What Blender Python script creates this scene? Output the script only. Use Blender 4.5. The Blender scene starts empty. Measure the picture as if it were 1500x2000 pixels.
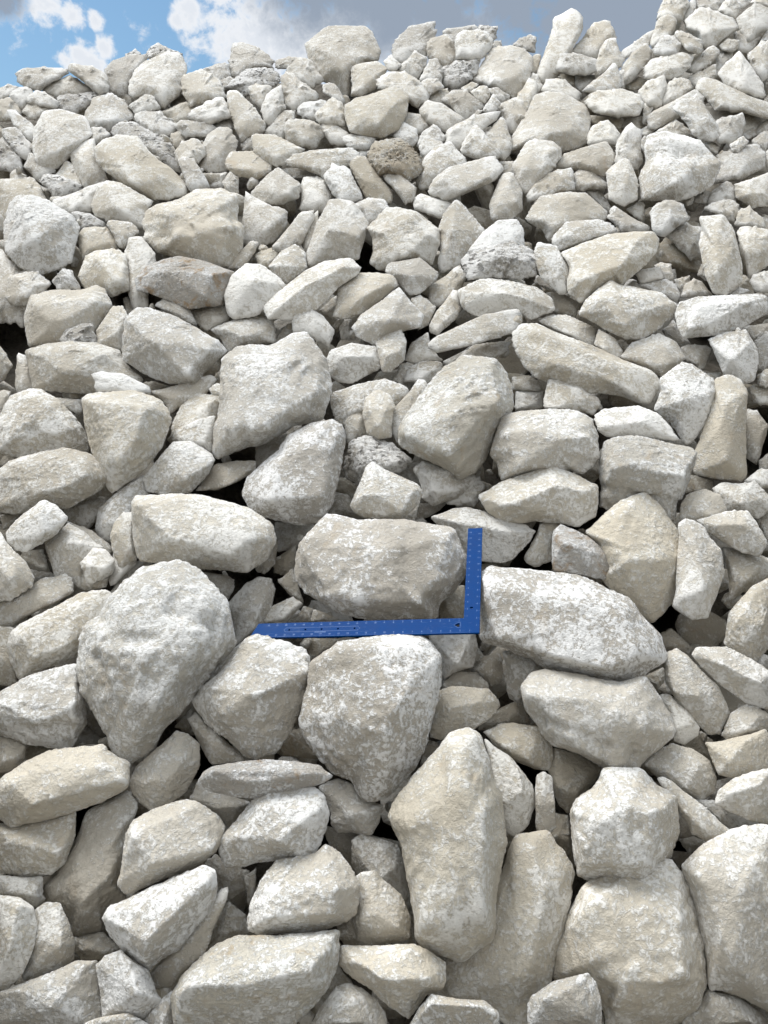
import bpy, bmesh, math, random
import numpy as np
from mathutils import Vector, Matrix, Euler
SC = bpy.context.scene
COL = SC.collection
# ---------------------------------------------------------------- camera
PITCH = math.radians(-11)
CAM_H = 1.45
cam = bpy.data.cameras.new('camera'); cam_o = bpy.data.objects.new('camera', cam); COL.objects.link(cam_o)
cam.sensor_fit = 'HORIZONTAL'; cam.sensor_width = 36; cam.lens = 36
cam.clip_start = .02; cam.clip_end = 5000
cam_o.location = (0, 0, CAM_H); cam_o.rotation_euler = (math.radians(90) + PITCH, 0, 0)
SC.camera = cam_o
R3 = np.array(Euler((math.radians(90) + PITCH, 0, 0)).to_matrix())
def c2w(P): return np.asarray(P, float) @ R3.T + np.array([0, 0, CAM_H])
def pdir(x, y):                                   # world direction seen at a point of the frame
    d = R3 @ np.array([(x-750)/1500, (1000-y)/1500, -1.0]); return d/np.linalg.norm(d)
# ---------------------------------------------------------------- view, sun, sky
SC.view_settings.view_transform = 'Standard'; SC.view_settings.look = 'None'
SC.view_settings.exposure = 0.64; SC.view_settings.gamma = 1
SC.cycles.max_bounces = 6; SC.cycles.diffuse_bounces = 4
SUN_EL, SUN_AZ = math.radians(62), math.radians(-50)   # azimuth measured from +Y (the view), negative = left
sd = Vector((math.sin(SUN_AZ)*math.cos(SUN_EL), math.cos(SUN_AZ)*math.cos(SUN_EL), math.sin(SUN_EL)))
sun = bpy.data.lights.new('sun', 'SUN'); sun.energy = SUN_E = 2.8; sun.angle = math.radians(30); sun.color = (1, .985, .965)
so = bpy.data.objects.new('sun', sun); COL.objects.link(so); so.rotation_euler = sd.to_track_quat('Z', 'Y').to_euler()

class NT:
    def __init__(s, tree): s.t = tree; tree.nodes.clear()
    def n(s, kind, **kw):
        nd = s.t.nodes.new(kind)
        for k, v in kw.items():
            if k.startswith('i_'): 
                key = k[2:]; key = int(key) if key.isdigit() else key
                s.set(nd.inputs[key], v)
            else: setattr(nd, k, v)
        return nd
    def set(s, sock, v):
        if isinstance(v, bpy.types.NodeSocket): s.t.links.new(v, sock)
        elif isinstance(v, bpy.types.Node): s.t.links.new(v.outputs[0], sock)
        else: sock.default_value = v
    def math(s, op, a, b=0.0, c=None, clamp=False):
        nd = s.n('ShaderNodeMath', operation=op, use_clamp=clamp); s.set(nd.inputs[0], a); s.set(nd.inputs[1], b)
        if c is not None: s.set(nd.inputs[2], c)
        return nd.outputs[0]
    def vmath(s, op, a, b=None):
        nd = s.n('ShaderNodeVectorMath', operation=op); s.set(nd.inputs[0], a)
        if b is not None: s.set(nd.inputs[3 if op == 'SCALE' else 1], b)
        return nd.outputs['Value' if op in ('LENGTH', 'DISTANCE', 'DOT_PRODUCT') else 'Vector']
    def noise(s, vec, scale, detail=4, rough=.55, dist=0.0, lac=2.0):
        nd = s.n('ShaderNodeTexNoise'); s.set(nd.inputs['Vector'], vec); nd.inputs['Scale'].default_value = scale
        nd.inputs['Detail'].default_value = detail; nd.inputs['Roughness'].default_value = rough
        nd.inputs['Distortion'].default_value = dist; return nd.outputs['Fac']
    def ss(s, x, a, b):                            # smooth threshold
        nd = s.n('ShaderNodeMapRange', interpolation_type='SMOOTHSTEP'); s.set(nd.inputs[0], x)
        s.set(nd.inputs[1], a); s.set(nd.inputs[2], b); return nd.outputs[0]
    def mix(s, f, a, b, mode='MIX'):
        nd = s.n('ShaderNodeMix', data_type='RGBA', blend_type=mode); s.set(nd.inputs[0], f)
        for q, v in ((6, a), (7, b)):
            s.set(nd.inputs[q], v if not isinstance(v, tuple) else (*v, 1)[:4])
        return nd.outputs[2]

world = bpy.data.worlds.new('World'); SC.world = world; world.use_nodes = True
w = NT(world.node_tree)
sky = w.n('ShaderNodeTexSky', sky_type='NISHITA', sun_disc=False, sun_elevation=SUN_EL, sun_rotation=SUN_AZ, air_density=1.3, dust_density=.6, ozone_density=1.4)
gen = w.n('ShaderNodeTexCoord').outputs['Generated']
n1 = w.noise(gen, 22, 9, .62, .4); n2 = w.noise(gen, 75, 8, .65, .3)
def blob(x, y, r):
    d = w.vmath('DISTANCE', gen, tuple(pdir(x, y))); return w.math('SUBTRACT', 1.0, w.math('DIVIDE', d, r/1500))
cl = None
for b in ((-90, -40, 90), (10, -5, 52), (85, 14, 38), (140, 30, 24), (185, 38, 15), (150, 103, 24), (205, 96, 20), (175, 122, 30), (130, 118, 18), (-190, 90, 60),
          (660, 30, 225), (520, 60, 120), (455, 100, 55), (480, 130, 55), (430, -20, 70), (375, 22, 34), (345, 40, 16), (820, 60, 300), (1200, 20, 420), (750, -500, 380), (1700, 100, 500)):
    q = blob(*b); cl = q if cl is None else w.math('SMOOTH_MAX', cl, q, .03)
up = w.n('ShaderNodeSeparateXYZ', i_0=gen).outputs
over = w.math('MULTIPLY_ADD', up[2], 2.6, -1.55)               # the sky closes over higher up
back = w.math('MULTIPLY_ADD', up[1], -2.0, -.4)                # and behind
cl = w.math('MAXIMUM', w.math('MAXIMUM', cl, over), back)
nn = w.math('ADD', w.math('MULTIPLY_ADD', n1, 3.4, -1.70), w.math('MULTIPLY_ADD', n2, 1.9, -.95))
dens = w.math('ADD', w.math('MULTIPLY', cl, 1.35), nn)
mask = w.ss(dens, -.1, .95)
# the underside of the deck is grey-blue, its thin rims stay white
deck = None
for b in ((820, -150, 290), (1130, -90, 300), (620, -90, 160), (0, -10, 50), (1250, -100, 290)):
    q = blob(*b); deck = q if deck is None else w.math('SMOOTH_MAX', deck, q, .1)
thick = w.ss(w.math('ADD', deck, w.math('MULTIPLY', nn, .16)), .0, .55)
ccol = w.mix(w.ss(dens, .4, 1.3), (.92, .93, .95), (.76, .80, .86))
ccol = w.mix(thick, ccol, (.31, .37, .46))
ccol = w.mix(w.ss(up[2], .5, .9), ccol, (2.0, 2.18, 2.42))   # bright overcast overhead
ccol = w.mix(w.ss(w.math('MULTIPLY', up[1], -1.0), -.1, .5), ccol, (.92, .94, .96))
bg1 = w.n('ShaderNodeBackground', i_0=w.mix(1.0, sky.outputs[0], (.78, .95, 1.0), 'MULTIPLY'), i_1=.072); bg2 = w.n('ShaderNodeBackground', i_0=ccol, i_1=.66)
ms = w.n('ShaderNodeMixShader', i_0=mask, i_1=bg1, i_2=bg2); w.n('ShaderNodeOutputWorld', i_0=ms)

# ---------------------------------------------------------------- materials
def rock_mat(name, dark, light, thr, tint, tintamt, pits=0.0, bump=1.0, chalk=(.70, .695, .66)):
    m = bpy.data.materials.new(name); m.use_nodes = True; t = NT(m.node_tree)
    oc = t.n('ShaderNodeTexCoord').outputs['Object']
    rv = t.n('ShaderNodeAttribute', attribute_name='rv').outputs
    v = t.vmath('ADD', oc, t.vmath('SCALE', rv['Vector'], 31.0))
    sep = t.n('ShaderNodeSeparateXYZ', i_0=rv['Vector']).outputs
    r1, r2, r3 = sep[0], sep[1], sep[2]
    big = t.noise(v, 13, 3, .5); mid = t.noise(v, 80, 6, .66, .5); fine = t.noise(v, 290, 5, .72, .4); grain = t.noise(v, 620, 3, .7)
    # stretched bedding grain
    mp = t.n('ShaderNodeMapping', i_0=v); mp.inputs['Rotation'].default_value = (.5, .3, .8); mp.inputs['Scale'].default_value = (1, 1, 4.5)
    vein = t.noise(mp.outputs[0], 34, 6, .7, .6)
    geo = t.n('ShaderNodeNewGeometry').outputs['Pointiness']
    base = t.mix(t.ss(big, .35, .65), dark, light)
    base = t.mix(t.math('MULTIPLY', t.ss(vein, .52, .66), .45), base, tuple(.72*c for c in light))
    # chalky powder in hard-edged flecks, more of it along worn edges
    q = t.math('ADD', t.math('MULTIPLY', mid, .45), t.math('MULTIPLY', fine, .55))
    q = t.math('ADD', q, t.math('MULTIPLY_ADD', big, .32, -.16)); q = t.math('ADD', q, t.math('MULTIPLY_ADD', r1, .07, -.035))
    q = t.math('ADD', q, t.math('MULTIPLY', t.ss(geo, .5, .62), .10))
    c1 = t.math('ADD', t.math('MULTIPLY', t.ss(q, thr-.04, thr+.07), .52), t.math('MULTIPLY', t.ss(q, thr+.015, thr+.04), .40))
    base = t.mix(t.math('MULTIPLY', t.ss(t.noise(v, 130, 4, .7, .3), .5, .62), .35), base, tuple(.70*c for c in light))
    col = t.mix(t.math('MULTIPLY', c1, .76), base, chalk)
    # ochre staining
    st = t.math('MULTIPLY', t.ss(t.noise(v, 20 if tintamt < .3 else 42, 7, .68, .7), .60-.10*tintamt, .74-.10*tintamt), min(1, .35+.6*tintamt))
    col = t.mix(st, col, tint)
    # dirt in hollows, dark pinholes
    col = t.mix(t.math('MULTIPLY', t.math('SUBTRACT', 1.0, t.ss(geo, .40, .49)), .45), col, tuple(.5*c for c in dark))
    col = t.mix(t.math('MULTIPLY', t.ss(grain, .66, .74), .5), col, tuple(.55*c for c in dark))
    hgt = t.math('ADD', t.math('MULTIPLY', mid, .75), t.math('MULTIPLY', fine, .8))
    hgt = t.math('ADD', hgt, t.math('MULTIPLY', grain, .22)); hgt = t.math('ADD', hgt, t.math('MULTIPLY', c1, .10)); hgt = t.math('ADD', hgt, t.math('MULTIPLY', vein, .25))
    if pits:
        vo = t.n('ShaderNodeTexVoronoi', feature='SMOOTH_F1'); t.set(vo.inputs['Vector'], t.vmath('ADD', v, t.vmath('SCALE', t.n('ShaderNodeTexNoise', i_Vector=v, i_Scale=70.0).outputs['Color'], .016))); vo.inputs['Scale'].default_value = 95
        ph = t.math('MULTIPLY', t.math('SUBTRACT', 1.0, t.ss(vo.outputs[0], .12, .42)), t.ss(t.noise(v, 24, 3, .6), .42, .56))
        col = t.mix(t.math('MULTIPLY', ph, .85*pits), col, (.15, .13, .105)); hgt = t.math('SUBTRACT', hgt, t.math('MULTIPLY', ph, 1.6))
    val = t.math('MULTIPLY_ADD', r2, .14, .93)
    hs = t.n('ShaderNodeHueSaturation', i_0=.499, i_1=t.math('MULTIPLY_ADD', r3, .26, .76), i_2=val, i_4=col)
    bp = t.n('ShaderNodeBump', i_0=1.0, i_1=.0034*bump); t.set(bp.inputs['Height'], hgt)
    bs = t.n('ShaderNodeBsdfPrincipled'); t.set(bs.inputs['Base Color'], hs.outputs[0]); t.set(bs.inputs['Normal'], bp.outputs[0])
    bs.inputs['Roughness'].default_value = .82; bs.inputs['Specular IOR Level'].default_value = .25
    t.n('ShaderNodeOutputMaterial', i_0=bs); return m
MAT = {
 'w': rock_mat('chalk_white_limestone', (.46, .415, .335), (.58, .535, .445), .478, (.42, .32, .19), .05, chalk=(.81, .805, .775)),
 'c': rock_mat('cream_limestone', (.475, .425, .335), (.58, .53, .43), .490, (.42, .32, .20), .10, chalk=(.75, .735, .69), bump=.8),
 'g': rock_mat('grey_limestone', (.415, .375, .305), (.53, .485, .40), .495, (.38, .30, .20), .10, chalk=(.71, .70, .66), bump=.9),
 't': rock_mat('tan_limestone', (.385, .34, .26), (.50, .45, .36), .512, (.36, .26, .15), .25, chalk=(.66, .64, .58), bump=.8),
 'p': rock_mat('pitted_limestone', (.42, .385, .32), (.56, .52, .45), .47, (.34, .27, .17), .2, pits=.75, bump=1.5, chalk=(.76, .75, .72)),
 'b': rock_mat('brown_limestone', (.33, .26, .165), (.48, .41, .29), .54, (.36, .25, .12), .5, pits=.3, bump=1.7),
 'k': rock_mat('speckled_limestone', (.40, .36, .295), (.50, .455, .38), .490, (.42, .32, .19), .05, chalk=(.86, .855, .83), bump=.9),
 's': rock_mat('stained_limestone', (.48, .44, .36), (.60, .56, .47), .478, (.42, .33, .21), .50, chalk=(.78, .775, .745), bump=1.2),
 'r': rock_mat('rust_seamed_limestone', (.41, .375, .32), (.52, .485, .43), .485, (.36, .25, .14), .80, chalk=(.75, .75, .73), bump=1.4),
}
# ---------------------------------------------------------------- noise
_rs = np.random.RandomState(5); _perm = np.r_[_p := _rs.permutation(256), _p]; _g = _rs.normal(size=(256, 3)); _g /= np.linalg.norm(_g, axis=1)[:, None]
def gnoise(P):
    F = np.floor(P); f = P-F; I = F.astype(np.int64) & 255; u = f*f*f*(f*(f*6-15)+10); out = np.zeros(len(P))
    for dx in (0, 1):
        for dy in (0, 1):
            for dz in (0, 1):
                h = _perm[_perm[_perm[(I[:, 0]+dx) & 255]+((I[:, 1]+dy) & 255)]+((I[:, 2]+dz) & 255)]
                g = _g[h]; d = g[:, 0]*(f[:, 0]-dx)+g[:, 1]*(f[:, 1]-dy)+g[:, 2]*(f[:, 2]-dz)
                out += d*(u[:, 0] if dx else 1-u[:, 0])*(u[:, 1] if dy else 1-u[:, 1])*(u[:, 2] if dz else 1-u[:, 2])
    return out*1.6
ICO = {}
def ico(level):
    if level not in ICO:
        bm = bmesh.new(); bmesh.ops.create_icosphere(bm, subdivisions=level, radius=1)
        V = np.array([v.co[:] for v in bm.verts]); F = np.array([[v.index for v in f.verts] for f in bm.faces]); bm.free()
        ICO[level] = (V/np.linalg.norm(V, axis=1)[:, None], F)
    return ICO[level]
def mesh_from(name, V, F, mats, rv, midx=None):
    me = bpy.data.meshes.new(name); nv, nf = len(V), len(F)
    me.vertices.add(nv); me.vertices.foreach_set('co', V.astype(np.float32).ravel())
    me.loops.add(nf*3); me.loops.foreach_set('vertex_index', F.astype(np.int32).ravel())
    me.polygons.add(nf); me.polygons.foreach_set('loop_start', np.arange(0, nf*3, 3, dtype=np.int32)); me.polygons.foreach_set('loop_total', np.full(nf, 3, np.int32))
    for m in mats: me.materials.append(m)
    if midx is not None: me.polygons.foreach_set('material_index', midx.astype(np.int32))
    me.polygons.foreach_set('use_smooth', np.ones(nf, bool))
    a = me.attributes.new('rv', 'FLOAT_VECTOR', 'POINT'); a.data.foreach_set('vector', rv.astype(np.float32).ravel())
    me.update(calc_edges=True); me.validate(); return me
def hull_planes(P):
    bm = bmesh.new()
    for p in P: bm.verts.new(p)
    r = bmesh.ops.convex_hull(bm, input=bm.verts); bm.normal_update(); out = []
    c = P.mean(0)
    for f in bm.faces:
        n = np.array(f.normal[:]); h = n @ (np.array(f.verts[0].co[:])-c)
        if f.calc_area() < 1e-12: continue
        if h < 0: n, h = -n, -h
        if not any(n @ m > .992 for m, _ in out): out.append((n, max(h, 1e-4)))
    bm.free(); return c, np.array([n for n, _ in out]), np.array([h for _, h in out])
def rock_shape(P, kind, size, rng, level, chips=9):
    """angular body whose facets are the hull of P, corners chipped, edges worn, surface broken by noise"""
    c, N, H = hull_planes(P); Q = P-c
    cn, ch = [], []
    for _ in range(chips):
        d = rng.normal(size=3); d /= np.linalg.norm(d); s = (Q @ d).max(); cn.append(d); ch.append(s*rng.uniform(.89, .97))
    N = np.r_[N, cn]; H = np.r_[H, ch]
    D, F = ico(level); pw = {'w': 200, 'c': 120, 'g': 160, 't': 110, 'p': 40, 'b': 25, 's': 160, 'r': 160, 'k': 200}[kind]
    # warp the directions so that facets are never perfectly flat
    off = rng.uniform(0, 200, 3)
    W = np.stack([gnoise(D*1.7+off), gnoise(D*1.7+off+31), gnoise(D*1.7+off+67)], 1)*.022
    Dw = D+W; Dw /= np.linalg.norm(Dw, axis=1)[:, None]
    X = np.maximum(Dw @ N.T, 0)/H; mx = X.max(1); r = 1/(mx*((X/mx[:, None])**pw).sum(1)**(1/pw))
    # broken arrises: bites out of the edges where two faces meet
    X2 = np.partition(X, -2, axis=1)[:, -2]/mx; em = np.clip((X2-.93)/.07, 0, 1); S = D*r[:, None]/size
    bite = np.clip(gnoise(S*3.5+off+11), 0, .5)*.055+np.clip(gnoise(S*9+off+21), 0, .5)*.035
    r = r-em*bite*size
    return c, D, r, F, off
def roughen(V0, D, size, kind, off):
    a = {'w': .95, 'c': .75, 'g': .85, 't': .8, 'p': 1.6, 'b': 1.7, 's': 1.05, 'r': 1.1, 'k': .8}[kind]*size
    S = V0/size; n = gnoise(S*1.6+off)*.013+gnoise(S*3.7+off)*.010
    rg = 1-np.abs(gnoise(S*5.5+off+9))*2; n += .012*rg*np.clip(gnoise(S*1.3+off+50)+.4, 0, 1)
    n += (np.abs(gnoise(S*8+off))-.25)*.026+gnoise(S*19+off)*.013+gnoise(S*38+off)*.008
    # stepped fracture ledges
    st = S @ np.array([.35, .3, .88])*4.2+gnoise(S*1.1+off+80)*1.5; fr = st-np.floor(st); n += .030*(np.clip((fr-.5)*3.5, -.5, .5))*np.clip(gnoise(S*1.2+off+20)*2, 0, 1)
    if kind in 'pb':
        q = gnoise(S*7+off+5); n -= .05*np.clip(q-.05, 0, .5)*2; q = gnoise(S*13+off+15); n -= .035*np.clip(q, 0, .5)*2
    return V0+D*(a*n)[:, None]
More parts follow.
